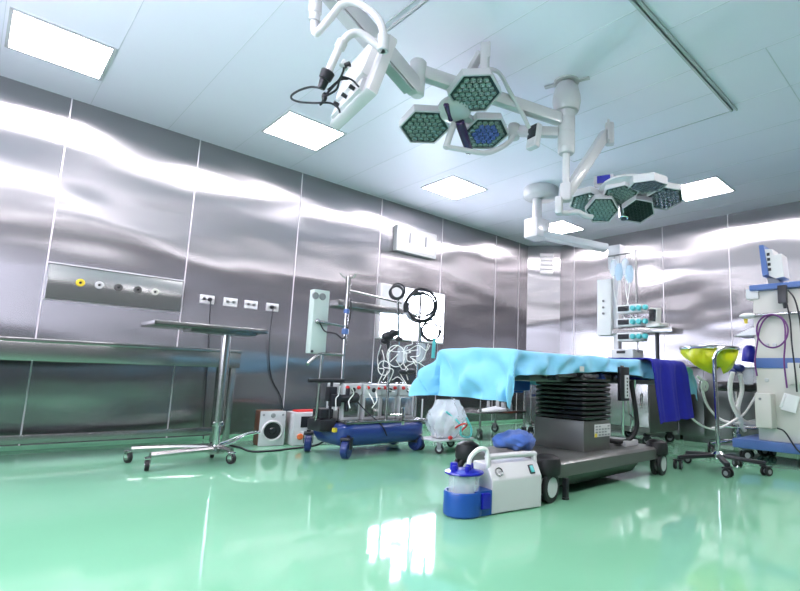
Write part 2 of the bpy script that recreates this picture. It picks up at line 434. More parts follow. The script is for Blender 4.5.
# ------------------------------------------------------------------ steel bench along the wall
t = thing('steel_bench', 'long stainless steel work bench standing along the left wall', 'bench', (.36, .3, 0))
g = G(); g.b2((.02, -1.2, .812), (.69, 1.755, .84), .005); g.out('worktop', 'steel', t)
g = G()
g.b2((.655, -1.18, .685), (.685, 1.75, .812), .003); g.b2((.04, -1.18, .685), (.07, 1.75, .812), .003); g.b2((.07, 1.72, .685), (.655, 1.75, .812), .003); g.b2((.07, -1.18, .685), (.655, -1.15, .812), .003)
g.out('apron', 'steel', t)
for x in (.345, .655):
    for y in (-1.13, 1.70):
        g = G(); g.b2((x-.022, y-.022, .02), (x+.022, y+.022, .69), .003); lg = g.out('leg', 'steel', t)
        g = G(); g.cyl((x, y, 0), (x, y, .022), .022, .016, 12); g.out('foot', 'dark', lg)
g = G(); g.b2((.335, -1.13, .09), (.365, 1.68, .15), .003); g.b2((.345, -1.145, .09), (.655, -1.115, .13), .003)
g.out('stretcher', 'steel', t)

# ------------------------------------------------------------------ instrument stand
t = thing('instrument_stand', 'steel instrument stand with flat tray on four castors beside the bench', 'instrument stand', (1.22, 1.3, 0))
g = G()
x0, x1, y0, y1, z = .99, 1.37, .90, 1.68, .955
g.b2((x0, y0, z), (x1, y1, z+.012), .003)
for lo, hi in (((x0, y0, z), (x0+.012, y1, z+.034)), ((x1-.012, y0, z), (x1, y1, z+.034)), ((x0, y0, z), (x1, y0+.012, z+.034)), ((x0, y1-.012, z), (x1, y1, z+.034))): g.b2(lo, hi, .004)
g.out('tray', 'steel', t)
g = G(); g.b2((1.10, 1.15, .935), (1.30, 1.62, .956), .003); g.out('tray_bracket', 'steel_dk', t)
cxp, cyp = 1.235, 1.42
g = G(); g.cyl((cxp, cyp, .26), (cxp, cyp, .94), .034, seg=20); g.out('outer_column', 'steel', t)
g = G(); g.cyl((cxp, cyp, .07), (cxp, cyp, .27), .024, seg=18); g.cyl((cxp, cyp, .255), (cxp, cyp, .285), .042, seg=18, bev=.005); g.out('inner_column', 'chrome', t)
g = G()
g.tube([(1.03, .93, .10), (1.10, 1.2, .10), (cxp-.03, cyp, .095)], .019, 8, 5)
g.tube([(1.40, .96, .10), (1.34, 1.2, .10), (cxp+.03, cyp, .095)], .019, 8, 5)
g.tube([(1.09, 1.45, .095), (cxp, cyp, .10), (1.42, 1.47, .095)], .019, 8, 5)
g.box((cxp, cyp, .085), (.12, .10, .06), None, .012)
g.out('base', 'steel', t)
g = G(); g.tube([(cxp+.02, cyp+.02, .10), (cxp-.02, 1.55, .125), (cxp-.06, 1.65, .165), (cxp-.06, 1.76, .185), (cxp-.13, 1.76, .18), (cxp-.13, 1.65, .155), (cxp-.1, 1.53, .12), (cxp-.05, cyp, .10)], .011, 8, 5); g.out('foot_lever', 'chrome', t)
for x, y, h in ((1.01, .92, .3), (1.39, .95, -.2), (1.09, 1.45, 2.9), (1.42, 1.47, .5)): caster(t, x, y, .038, .026, h, 'rubber', 'chrome', 'steel', .09)

# ------------------------------------------------------------------ stereo on the floor by the wall
def speaker(cx, cy, rot, label):
    t = thing('stereo_speaker', label, 'speaker', (cx, cy, 0), 'stereo set on the floor')
    rm = Mx.Rotation(rot, 3, 'Z'); P = lambda a, b, c: V((cx, cy, 0))+rm @ V((a, b, c))
    g = G(); g.box(P(-.01, 0, .155), (.20, .22, .305), rm, .008); g.out('cabinet', 'wood', t)
    g = G(); g.box(P(.098, 0, .155), (.02, .225, .308), rm, .008); g.out('front_baffle', 'greylt', t)
    d = rm @ V((1, 0, 0))
    g = G(); g.lathe([(.01, 0), (.095, 0), (.095, .014), (.083, .02), (.075, .01), (.01, .008)], P(.106, 0, .135), d, 28); w = g.out('woofer_ring', 'white', t)
    g = G(); g.lathe([(.004, .018), (.025, .020), (.032, .012), (.07, .014), (.076, .004), (.004, .002)], P(.108, 0, .135), d, 24); g.out('woofer_cone', 'screen', w)
    g = G(); g.lathe([(.003, .006), (.017, .006), (.022, .0), (.003, -.002)], P(.108, 0, .27), d, 16); g.out('tweeter', 'grey', t)
    for k in (-1, 1):
        g = G(); g.cyl(P(.106, k*.085, .275), P(.113, k*.085, .275), .01, seg=10); g.out('screw', 'grey', t)
    return t
rs = -R(10)
speaker(.60, 2.10, rs, 'silver faced stereo speaker with dark round cone, on the floor by the left wall')
t = thing('stereo_unit', 'silver stereo unit with black display, standing right of its speaker', 'stereo', (.80, 2.46, 0), 'stereo set on the floor')
rm = Mx.Rotation(rs, 3, 'Z'); P = lambda a, b, c: V((.77, 2.40, 0))+rm @ V((a, b, c))
g = G(); g.box(P(-.05, 0, .15), (.26, .33, .295), rm, .012); g.out('body', 'greylt', t)
g = G(); g.box(P(.078, .02, .215), (.02, .24, .10), rm, .004); g.out('display', 'screen', t)
g = G(); g.box(P(.078, .02, .10), (.02, .24, .06), rm, .006); g.out('tape_door', 'white', t)
g = G(); g.cyl(P(.08, -.10, .085), P(.10, -.10, .085), .028, seg=18, bev=.004); kn = g.out('volume_knob', 'orange', t); kn['label'] = 'orange ringed volume knob'
g = G(); g.b2(P(-.10, -.13, .2985), P(-.10, -.13, .2985)+V((.10, .20, .016)), .004)
single('folded_cloth', g, 'red', 'red flat packet lying on top of the stereo unit', 'packet')

# ------------------------------------------------------------------ blue heart lung trolley
t = thing('perfusion_trolley', 'blue wheeled pump trolley with steel poles and four grey pump units', 'pump trolley', (1.36, 2.65, 0))
HT = t
def rrect(x0, x1, y0, y1, r, n=5):
    out = []
    for cx, cy, a in ((x1-r, y1-r, 0), (x0+r, y1-r, 90), (x0+r, y0+r, 180), (x1-r, y0+r, 270)):
        for k in range(n+1):
            q = R(a+90*k/n); out.append((cx+r*math.cos(q), cy+r*math.sin(q)))
    return out
g = G()
rs_ = []
for z, i, r in ((.125, .05, .06), (.11, .09, .05), (.14, .03, .07), (.20, 0, .09), (.255, .01, .09), (.275, .03, .08)):
    pass
for z, i in ((.085, .06), (.10, .03), (.16, .0), (.235, .0), (.262, .02), (.268, .05)):
    rs_.append([V((x, y, z)) for x, y in rrect(1.12+i, 1.66-i, 2.22+i, 3.10-i, .10)])
g.rings(rs_); g.out('base_body', 'hlm_blue', t)
g = G(); g.b2((1.14, 2.26, .266), (1.655, 3.12, .286), .006); g.out('deck', 'steel', t)
for x, y, h in ((1.16, 2.20, -.5), (1.655, 2.27, -.9), (1.57, 3.05, .4), (1.14, 3.12, .3)):
    caster(t, x, y, .075, .055, h, 'whl_blue', 'dark', 'hlm_blue', .18)
# pumps
for k in range(4):
    y0 = 2.30+.19*k; x0 = 1.24+.02*(k % 2)
    g = G(); g.b2((x0, y0, .287), (x0+.26, y0+.175, .49), .008); pu = g.out('pump_unit', 'greylt', t)
    g = G(); g.b2((x0-.005, y0-.002, .488), (x0+.275, y0+.178, .585), .012); hd = g.out('pump_head', 'greylt', pu)
    g = G(); g.b2((x0+.255, y0+.02, .31), (x0+.264, y0+.155, .47), .003); g.out('front_panel', 'steel', pu)
    g = G(); g.lathe([(.003, 0), (.055, 0), (.055, .012), (.045, .016), (.003, .016)], (x0+.15, y0+.088, .585), (0, 0, 1), 20); g.out('roller_cover', 'clear', pu)
    for q in (.03, .14):
        g = G(); g.cyl((x0+.272, y0+q, .555), (x0+.295, y0+q, .555), .016, .013, 12, .003); kn = g.out('knob', 'red', pu); kn['label'] = 'red knob'
    g = G(); g.cyl((x0+.272, y0+.09, .535), (x0+.285, y0+.09, .535), .02, seg=14, bev=.003); g.out('dial', 'dark', pu)
# poles, traced on upright planes through the trolley
X = 1.45
pA0, pA1 = onx(339.5, 416, X), onx(345.5, 277, X)
pA1 = V((X, pA0.y, pA1.z)); pA0.x = X
g = G(); g.cyl((X, pA0.y, .28), pA1, .0165, seg=14); pole = g.out('pole', 'steel', t)
g = G()
for a in range(3):
    q = a*2.1+.3; g.tube([pA1+V((0, 0, -.01)), pA1+V((.05*math.cos(q), .05*math.sin(q), .0)), pA1+V((.08*math.cos(q), .08*math.sin(q), .035))], .005, 6, 4)
g.cyl(pA1-V((0, 0, .06)), pA1+V((0, 0, .01)), .024, seg=12, bev=.004)
g.out('pole_hooks', 'steel', pole)
g = G(); g.cyl((X, pA0.y, 1.0), (X, pA0.y, 1.05), .03, seg=14, bev=.006); g.cyl((X, pA0.y, 1.18), (X, pA0.y, 1.22), .026, seg=14, bev=.006); g.out('clamp', 'bluepl', pole)
a, b = onx(346, 290, X), onx(400, 300, X-.12)
g = G(); g.cyl((X, pA0.y, a.z), (X-.1, b.y, a.z-.02), .011, seg=12); g.out('upper_rail', 'steel', t)
# arm with hooked handle
zr = onx(341, 355, X).z
g = G(); g.tube([(X, pA0.y, zr), (X, pA0.y-.17, zr), (X, pA0.y-.23, zr-.01), (X+.01, pA0.y-.29, zr-.05), (X+.03, pA0.y-.34, zr-.09)], .0145, 10, 5); g.out('side_handle', 'steel', t)
g = G(); g.cyl((X-.02, pA0.y-.20, .28), (X, pA0.y-.20, zr-.005), .015, seg=12); g.out('pole', 'steel', t)
g = G(); g.tube([(X-.02, pA0.y-.19, .31), (X-.08, pA0.y-.19, .31), (X-.1, pA0.y-.1, .31)], .01, 8, 4); g.out('brace', 'steel', t)
# black push bar and clamps
g = G(); g.cyl((X+.03, pA0.y-.32, .605), (X+.03, pA0.y-.0, .61), .016, seg=12); g.out('push_bar', 'dark', t)
g = G(); g.cyl((X+.03, pA0.y-.11, .30), (X+.03, pA0.y-.11, .60), .013, seg=12); g.b2((X+.0, pA0.y-.15, .44), (X+.06, pA0.y-.07, .56), .01); g.out('bar_post', 'dark', t)
g = G()
g.cyl((X+.06, pA0.y-.10, .46), (X+.07, pA0.y+.07, .47), .035, .03, 14, .006); g.ball((X+.07, pA0.y+.09, .47), .045); g.b2((X+.02, pA0.y-.13, .40), (X+.1, pA0.y-.05, .50), .01)
g.cyl((X+.07, pA0.y+.02, .36), (X+.07, pA0.y+.02, .55), .018, seg=10)
g.out('occluder_clamp', 'dark', t)
g = G(); g.tube([(X+.08, pA0.y+.10, .45), (X+.12, pA0.y+.18, .36), (X+.21, pA0.y+.28, .25), (X+.215, pA0.y+.34, .16)], .006, 6, 5); g.out('clamp_cable', 'cable', t)
g = G(); g.b2((X+.1, 2.19, .20), (X+.13, 2.225, .235), .006); o = g.out('cable_gland', 'yellowpl', t)
g = G(); g.b2((1.30, 2.10, .20), (1.52, 2.25, .30), .02); g.b2((1.34, 2.12, .30), (1.48, 2.24, .38), .015); g.out('control_module', 'dark', t)
# pole with bottle holder near the middle
pc = onx(386, 420, 1.62); pt = onx(388, 338, 1.62)
g = G(); g.cyl((1.62, pc.y, .28), (1.62, pc.y, pt.z+.08), .014, seg=12); pole2 = g.out('pole', 'steel', t)
g = G(); g.box((1.64, pc.y+.16, .31), (.03, .035, .16), None, .006); g.cyl((1.64, pc.y+.02, .33), (1.64, pc.y+.16, .33), .010, seg=8); g.out('bracket', 'chrome', t)
pd = onx(414, 420, 1.5); pdt = onx(417, 300, 1.5)
g = G(); g.cyl((1.5, 3.08, .28), (1.5, 3.08, 1.44), .014, seg=12); g.out('pole', 'steel', t)
# steel tray held high
z = onx(347, 304, X).z
pa, pb, pc_, pd_ = onz(333, 306, z), onz(346, 300, z), onz(404, 313, z), onz(404, 318, z)
g = G(); y0 = pA0.y-.02
g.b2((1.20, y0-.05, z-.02), (1.43, y0+.70, z-.008), .004)
for lo, hi in (((1.20, y0-.05, z-.02), (1.21, y0+.70, z+.035)), ((1.42, y0-.05, z-.02), (1.43, y0+.70, z+.035)), ((1.20, y0-.05, z-.02), (1.43, y0-.04, z+.035)), ((1.20, y0+.69, z-.02), (1.43, y0+.70, z+.035))): g.b2(lo, hi, .003)
g.out('tray', 'steel', t)
g = G(); g.cyl((1.43, pA0.y, z-.01), (X, pA0.y, z-.01), .012, seg=8); g.cyl((1.43, 3.05, z-.01), (1.5, 3.08, z-.01), .012, seg=8); g.out('tray_arm', 'steel', t)
# pale green box on a bracket
bz0, bz1 = onx(309, 353, 1.42).z+.0, onx(322, 290, 1.42).z
by0, by1 = onx(308.5, 320, 1.42).y, onx(328, 320, 1.42).y
g = G(); g.b2((1.34, by0+.035, bz0), (1.42, by1-.0, bz1), .006); bx = g.out('control_box', 'paleg', t)
for k in (-1, 1):
    g = G(); g.lathe([(.004, .001), (.022, .001), (.026, .008), (.029, .004), (.031, 0), (.004, -.002)], (1.42, (by0+by1)/2-.01+k*.033, bz1-.055), (1, 0, 0), 18); g.out('dial', 'grey', bx)
g = G(); g.ball((1.425, by0+.05, bz0+.015), .012); g.out('knob', 'dark', bx)
zc = onx(330, 325, 1.44).z
g = G(); g.cyl((1.44, by0+.07, zc+.02), (X, pA0.y, zc), .012, seg=10); g.ball((1.44, by0+.07, zc+.02), .022); g.out('box_arm', 'steel', t)
g = G(); g.tube([(1.44, by0+.09, zc+.01), (1.47, by0+.13, zc-.06), (1.47, by1+.05, zc-.07), (X+.02, pA0.y-.02, zc-.1), (X+.02, pA0.y+.03, zc+.1), (X+.02, pA0.y+.02, zc+.22), (1.42, pA0.y+.05, zc+.25)], .006, 6, 6); g.out('sensor_cable', 'cable', t)
# dark sensor heads
def D(px, py, d): return at(px, py, d)
dh = 4.45
g = G()
for px, py, r in ((388, 336, .05), (394, 333, .04), (385, 341, .035), (399, 339, .03)): g.ball(D(px, py, dh), r, (1, 1.2, .8))
g.cyl(D(388, 336, dh), D(388, 349, dh), .012, seg=8)
g.out('sensor_head', 'dark', t)
g = G(); g.ball(D(404, 372, 4.4), .035, (1, 1.6, .7)); g.ball(D(411, 371, 4.4), .03, (1, 1.5, .7)); g.ball(D(380, 357, 4.45), .022, (.8, .8, 1.6)); g.out('bubble_sensor', 'dark', t)
# clear tubing loops around the pumps
random.seed(11)
g = G()
def wig(px0, py0, px1, py1, d, n=5, a=6):
    return [D(px0+(px1-px0)*k/n+random.uniform(-a, a)*(0 < k < n), py0+(py1-py0)*k/n+random.uniform(-a, a)*(0 < k < n), d+random.uniform(-.05, .05)) for k in range(n+1)]
for q in ((382, 350, 395, 392), (398, 345, 383, 380), (412, 340, 400, 372), (420, 345, 408, 380), (390, 362, 418, 350), (405, 352, 424, 372), (381, 345, 384, 388), (428, 345, 416, 366), (396, 360, 412, 392), (388, 350, 430, 345), (392, 380, 420, 392)):
    g.tube(wig(*q, 4.42), .0038, 6, 5); g.out('clear_tube', 'tube', t); g = G()
for q in ((340, 386, 336, 410), (352, 388, 350, 408), (366, 384, 374, 404), (378, 386, 372, 408)):
    g.tube(wig(*q, 4.05, 3, 3), .0045, 6, 5); g.out('clear_tube', 'tube', t); g = G()
for c in ((384, 368, 6), (396, 356, 9)):
    g.tube([D(c[0]+c[2]*math.cos(q*PI/4), c[1]+c[2]*math.sin(q*PI/4)*1.2, 4.43) for q in range(8)], .004, 6, 5, True); g.out('clear_tube', 'tube', t); g = G()
g.bm.free()
# coiled black hoses on hoops
def coil(px, py, rp, d, label, n=3):
    g = G(); c = D(px, py, d); rr = rp*d/FPX
    u = V((.70, .71, 0)).normalized(); w = V((0, 0, 1)); nn = u.cross(w)
    for k in range(n):
        ra, rb = rr*(1-.035*k+.05*math.sin(3*k)), rr*(1-.04*k+.06*math.cos(2*k)); g.tube([c+u*(ra*math.cos(q*PI/6)+.012*math.sin(5*k))+w*(rb*math.sin(q*PI/6)+.012*math.cos(4*k))+nn*(.014*(k-1)+.008*math.sin(q*2.3+k)) for q in range(12)], .0085, 7, 4, True)
    return g
hk = coil(397.7, 292, 7, 4.45, '').out('hose_coil', 'cable', t)
coil(421, 306.5, 16, 4.5, '', 6).out('hose_coil', 'cable', t)
coil(431.5, 331, 9.5, 4.5, '', 2).out('hose_coil', 'cable', t)
# reservoir canisters hanging by the hoops
g = G()
for px, py, r, h in ((408, 322, .06, .16), (402, 355, .05, .14), (421, 352, .045, .16)):
    c = D(px, py, 4.5); g = G(); g.cyl(c-V((0, 0, h/2)), c+V((0, 0, h/2)), r, r*.9, 18, .012); g.out('reservoir', 'film', t)
g = G(); a = D(434.5, 338, 4.5); b = D(433, 358, 4.5); g.cyl(a, b, .016, seg=10); o = g.out('oxygen_hose', 'teal', t)
g = G(); g.cyl(D(397.7, 298, 4.45), D(399, 345, 4.45), .010, seg=8); g.cyl(D(420, 322, 4.5), D(421, 372, 4.5), .010, seg=8); g.out('hose_post', 'steel', t)

# clear drainage set on a small rolling frame
t = thing('drainage_stand', 'clear plastic bag set on a low white rolling frame left of the blue drape', 'drainage stand', (1.5, 3.4, 0))
fx, fy = 1.72, 3.28
g = G(); g.b2((fx-.16, fy-.22, .10), (fx+.16, fy+.22, .115), .004); g.cyl((fx-.12, fy-.2, .11), (fx-.12, fy-.2, .46), .008, seg=8); g.cyl((fx-.12, fy+.2, .11), (fx-.12, fy+.2, .46), .008, seg=8); g.out('frame', 'white', t)
def bag(s, q):
    a = 2*PI*s; r = .145*(1+.12*math.sin(5*a+3*q)+.09*math.sin(9*a-6*q)+.07*math.sin(14*a+11*q))*(.72+.5*math.sin(PI*min(1, q*1.05)))
    return V((fx+r*.75*math.cos(a), fy+r*1.15*math.sin(a), .118+.34*q))
g = G(); g.sheet(bag, 36, 10, .002); g.out('clear_bag', 'film', t, 60)
g = G(); g.b2((fx-.07, fy-.13, .12), (fx+.06, fy-.01, .36), .012); g.b2((fx-.06, fy+.03, .12), (fx+.06, fy+.12, .30), .012); g.out('chamber', 'whitepl', t)
g = G()
g.tube([(fx+.10, fy-.1, .36), (fx+.16, fy+.02, .25), (fx+.15, fy+.05, .15), (fx+.17, fy+.14, .13), (fx+.14, fy+.19, .20), (fx+.1, fy+.16, .3)], .009, 7, 6); o = g.out('drain_tube', 'teal', t)
g = G(); g.tube([(fx+.10, fy+.0, .2), (fx+.18, fy+.03, .25), (fx+.17, fy+.1, .24), (fx+.13, fy+.07, .18)], .008, 6, 5); g.ball((fx+.17, fy-.1, .135), .022, (1, 1, .8)); o = g.out('red_clip', 'red', t)
for x, y in ((fx-.13, fy-.19), (fx+.13, fy-.19), (fx+.13, fy+.19), (fx-.13, fy+.19)): caster(t, x, y, .04, .024, .6, 'rubber', 'grey', 'greylt', .1)

# ------------------------------------------------------------------ operating table
t = thing('operating_table', 'grey operating table with black bellows column and wheeled base under blue drapes', 'operating table', (3.15, 3.15, 0))
OT = t
bx0, bx1, by0, by1 = 2.82, 3.52, 2.40, 3.86
g = G()
g.rings([[V((x, y, z)) for x, y in rrect(bx0+i, bx1-i, by0+i, by1-i, .05)] for z, i in ((.115, .03), (.125, .0), (.195, .0), (.21, .02))])
g.out('base_plate', 'basegrey', t)
g = G(); g.rings([[V((x, y, z)) for x, y in rrect(bx0+i, bx1-i, by0+.18+i, by1-.18-i, .05)] for z, i in ((.035, .12), (.05, .09), (.12, .05))]); g.out('base_skirt', 'basegrey', t)
for x, y in ((bx1-.03, by0+.05), (bx0+.03, by0+.05), (bx1-.03, by1-.05), (bx0+.03, by1-.05)):
    sx = 1 if x > 3.1 else -1; sy_ = 1 if y > 3.1 else -1
    g = G(); g.lathe([(.02, .15), (.074, .15), (.08, .16), (.08, .205), (.072, .24), (.04, .258), (.01, .26)], (x, y+sy_*.01, 0), (0, 0, 1), 22); bp_ = g.out('castor_cover', 'rubber', t)
    c = V((x+sx*.005, y+sy_*.02, .085)); ax = V((1, .12*sx, 0)).normalized()
    for s in (-.038, .012):
        g = G(); o = c+ax*s
        g.m = 0; g.lathe([(.05, 0), (.078, 0), (.085, .006), (.085, .022), (.078, .028), (.05, .028)], o, ax, 26)
        g.m = 1; g.lathe([(.006, -.003), (.052, -.003), (.06, .004), (.06, .024), (.052, .031), (.006, .031)], o, ax, 20)
        g.out('wheel', ['rubber', 'greylt'], bp_)
    g = G(); g.box(c+V((0, 0, .03)), (.018, .05, .10), None, .004); g.cyl(c-ax*.04, c+ax*.04, .008, seg=8); g.out('axle_fork', 'dark', bp_)
g = G(); g.b2((bx1-.01, by0+.16, .0), (bx1+.02, by0+.19, .12), .006); g.cyl((bx1+.005, by0+.175, 0), (bx1+.005, by0+.175, .012), .022, seg=12); g.out('floor_lock', 'dark', t)
cx0, cx1, cy0, cy1 = 2.96, 3.375, 3.0, 3.34
g = G(); g.b2((cx0, cy0, .205), (cx1, cy1, .415), .012); col_ = g.out('column_housing', 'basegrey', t)
g = G(); g.b2((cx1-.002, cy0+.13, .30), (cx1+.003, cy0+.34, .385), .001); lb = g.out('rating_label', 'white', col_)
g = G()
for r in range(4):
    for c in range(5):
        if (r, c) != (0, 0) and random.random() < .8: g.b2((cx1+.002, cy0+.142+c*.039, .308+r*.019), (cx1+.0045, cy0+.168+c*.039, .318+r*.019))
g.m = 1; g.b2((cx1+.002, cy0+.131, .30), (cx1+.005, cy0+.158, .325)); g.out('label_print', ['grey', 'yellowpl'], lb)
g = G(); n = 9; z0, z1 = .415, .70; rs2 = []
for k in range(n):
    za = z0+(z1-z0)*k/n; zb = z0+(z1-z0)*(k+.5)/n
    for z, i in ((za+.002, .028), (zb-.008, .002), (zb+.002, .0), (zb+.010, .002)):
        rs2.append([V((x, y, z)) for x, y in rrect(cx0+i-.005, cx1-i+.015, cy0+i-.01, cy1-i+.01, .04, 3)])
g.rings(rs2); g.out('bellows', 'bellow', t, 25)
# top
tx0, tx1, ty0, ty1 = 2.80, 3.33, 2.30, 4.72
g = G(); g.b2((2.88, 2.55, .665), (3.27, 4.5, .745), .01); g.out('top_frame', 'steel_dk', t)
for a, b in ((2.37, 2.86), (2.88, 3.62), (3.64, 4.25), (4.27, 4.72)):
    g = G(); g.b2((tx0+.05, a, .745), (tx1-.05, b, .812), .02); g.out('table_pad', 'dark', t)
for x in (tx0+.0, tx1-.005):
    for a, b in ((2.62, 3.6), (3.66, 4.5)):
        g = G(); g.b2((x-.006, a, .70), (x+.006, b, .728), .002)
        for q in (a+.06, (a+b)/2, b-.06): g.cyl((x, q, .714), (x+(.05 if x < 3 else -.05), q, .714), .009, seg=8)
        g.out('side_rail', 'steel', t)
for y, r, m in ((2.72, .022, 'dark'), (3.02, .026, 'dark'), (3.45, .024, 'dark'), (3.30, .018, 'jarblue')):
    g = G(); g.cyl((tx1-.04, y, .695), (tx1+.03, y, .695), r, r*.85, 14, .004); g.b2((tx1-.03, y-.03, .685), (tx1+.008, y+.03, .735), .006); g.out('rail_clamp', m, t)
g = G(); g.b2((3.0, 2.56, .60), (3.12, 2.75, .67), .012); g.b2((3.0, 2.6, .585), (3.1, 2.70, .61), .008); g.out('tilt_motor', 'jarblue', t)
# lever and hose group beside the column
g = G(); g.cyl((3.36, 3.56, .70), (3.34, 3.58, .29), .011, seg=10); g.out('rod', 'chrome', t)
g = G(); g.cyl((3.36, 3.74, .70), (3.30, 3.78, .30), .010, seg=10); g.out('rod', 'chrome', t)
g = G(); g.tube([(3.37, 3.66, .69), (3.39, 3.68, .5), (3.39, 3.70, .34), (3.36, 3.62, .25), (3.33, 3.5, .245), (3.30, 3.42, .26)], .018, 10, 6); g.out('hydraulic_hose', 'rubber', t)
g = G(); g.cyl((3.37, 3.60, .60), (3.35, 3.66, .44), .008, seg=8); g.cyl((3.35, 3.66, .44), (3.36, 3.80, .36), .008, seg=8); g.out('linkage', 'steel', t)
g = G(); g.b2((3.06, 3.55, .205), (3.38, 3.75, .25), .01); g.out('pedal_plate', 'greylt', t)
# far end accessories
g = G(); g.cyl((3.26, 4.72, .78), (3.36, 4.72, .78), .045, .04, 18, .008); g.out('end_knob', 'dark', t)

# hand control hanging from the rail
t = thing('hand_control', 'dark hand control with pale key strip hanging from the table rail', 'hand control', (3.37, 3.60, .49))
p0 = onx(626.5, 367, 3.40); p1 = onx(626.5, 401, 3.40)
g = G(); g.b2((3.365, p0.y-.075, p1.z), (3.395, p0.y+.055, p0.z), .008); g.out('body', 'dark', t)
g = G(); g.b2((3.393, p0.y-.02, p1.z+.02), (3.399, p0.y+.04, p0.z-.06), .002); kp = g.out('key_panel', 'greylt', t)
g = G()
for k in range(6): g.cyl((3.398, p0.y+.01, p1.z+.04+k*.025), (3.402, p0.y+.01, p1.z+.04+k*.025), .008, seg=10)
g.out('key_column', 'dark', kp)
g = G(); g.b2((3.335, p0.y-.03, p0.z-.02), (3.37, p0.y+.02, p0.z+.01), .005); g.out('hook', 'steel', t)

# blue drape over the table: cloth laid over the pads, long hang at the near end
def noise(x, y):
    return (math.sin(7.1*x+2.3*math.sin(3.7*y))*.5+math.sin(11.3*y+1.7*math.sin(5.1*x)+1.3)*.35+math.sin(19*x+17*y)*.15)
dx0, dx1, dy0, dy1, dz = 2.66, 3.37, 2.28, 4.62, .85
rr = .045
def hang(e):
    """profile over a rounded edge: returns (outward, down)"""
    q = rr*PI/2
    if e <= 0: return 0, 0
    if e < q: a = e/rr; return rr*math.sin(a), rr*(1-math.cos(a))
    return rr+(e-q)*.10, rr+(e-q)*.995
def drape(s, q):
    hr = .125+.02*math.sin(9*q)+.03*max(0, 1-q*6); hl = .22
    hn = .30
    Lx, Ly = dx1-dx0-2*rr, dy1-dy0-rr
    u = -(hl+rr*.57)+(hl+hr+2*rr*.57+Lx)*s*1.0
    v = -(hn+rr*.57)+(hn+rr*.57+Ly)*q
    ex = u-Lx if u > Lx else (-u if u < 0 else 0); sx = 1 if u > Lx else -1
    ey = -v if v < 0 else 0
    bx = dx0+rr+min(max(u, 0), Lx); by = dy0+rr+max(v, 0)
    e = math.hypot(ex, ey) if sx > 0 else (ex**5+ey**5)**.2; o, d = hang(e)
    nx, ny = (sx*ex/e, -ey/e) if e > 1e-6 else (0, 0)
    # hanging folds
    f = noise(u*2.2, v*2.2)+.5*math.sin(26*(u+.8*v)+2*math.sin(9*u))*math.sin(7*v-3*u)
    wv = .036*f*min(1, e/.10)+.020*math.sin((u*nx*0+(u if ey > ex else v))*19+1.2*f)*min(1, d/.15)
    if sx < 0 and ex > 0: o += .38*min(d, .2)
    top = .008*noise(u*1.4+2, v*1.1)+.010*math.sin(v*1.9+.5)+.012*math.sin(u*6+v*2.2)*(1-min(1, e*10))
    top = max(top, -.012)+.03*math.exp(-((v-2.05)/.25)**2)
    zz = dz-d+top*(1 if e < .06 else .4)
    return V((bx+nx*(o+wv), by+ny*(o+wv), zz))
t = thing('table_drape', 'light blue surgical drape spread over the operating table, long at near end', 'drape', (3.06, 3.4, .5))
g = G(); g.sheet(drape, 90, 190, .005); g.out('cloth', 'drape', t, 80)
g = G(); c = onx(582, 369, 3.392); g.box(c, (.004, .05, .035), None, 0); o = g.out('cloth_tag', 'white', t); o['label'] = 'small white printed tag'
# end drape continues past the towel
def drape2(s, q):
    u = s*.85; v = q*.26
    xx = 2.78+min(u, .57); d = max(0, u-.57)
    o, dd = hang(d)
    e2 = max(0, v-.16)
    return V((xx+o+.012*noise(v*6, u*3), 4.60+v-e2*.3, .842-dd-e2*.6+.008*noise(u*4, v*5)))
g = G(); g.sheet(drape2, 30, 16, .005)
single('end_drape', g, 'drape', 'light blue drape corner sticking out past the dark blue towel at far table end', 'drape', None, 80)
# royal blue towel hanging over the side
ty_a, ty_b = 3.86, 4.50
def towel(s, q):
    w = ty_a+(ty_b-ty_a)*s
    u = q*.86-.33
    o, d = (0, 0) if u < 0 else hang(u)
    xx = 3.345+min(0, u)+o
    f = .014*math.sin(s*14+q*1.5)+.005*math.sin(s*31+2*q)
    return V((xx+.046+f*min(1, d/.12)*1.2, w+.04*d*(s-.5)+.01*math.sin(q*7), .868-d*(.99-.05*s)+(.004*noise(s*5, q*4))))
g = G(); g.sheet(towel, 44, 40, .008)
single('surgical_towel', g, 'royal', 'dark royal blue towel hanging over the side of the operating table', 'towel', None, 80)
# folded blue cloth on the base
def bundle(s, q):
    a = 2*PI*s; r = .078*(1+.20*math.sin(2*a+1+2*q)+.10*math.sin(5*a+9*q)+.06*math.sin(9*a-14*q))
    k = math.sin(PI*min(max(q, .0), 1)+1e-9)**.35 if 0 < q < 1 else .01
    return V((2.985+.31*q, 2.565+.05*math.sin(q*4)+r*1.35*math.cos(a)*k, .278+.02*q+r*.95*math.sin(a)*k))
g = G(); g.sheet(bundle, 36, 26, .004)
single('cloth_bundle', g, 'denim', 'crumpled mid blue cloth bundle lying on the operating table base', 'cloth', None, 80)

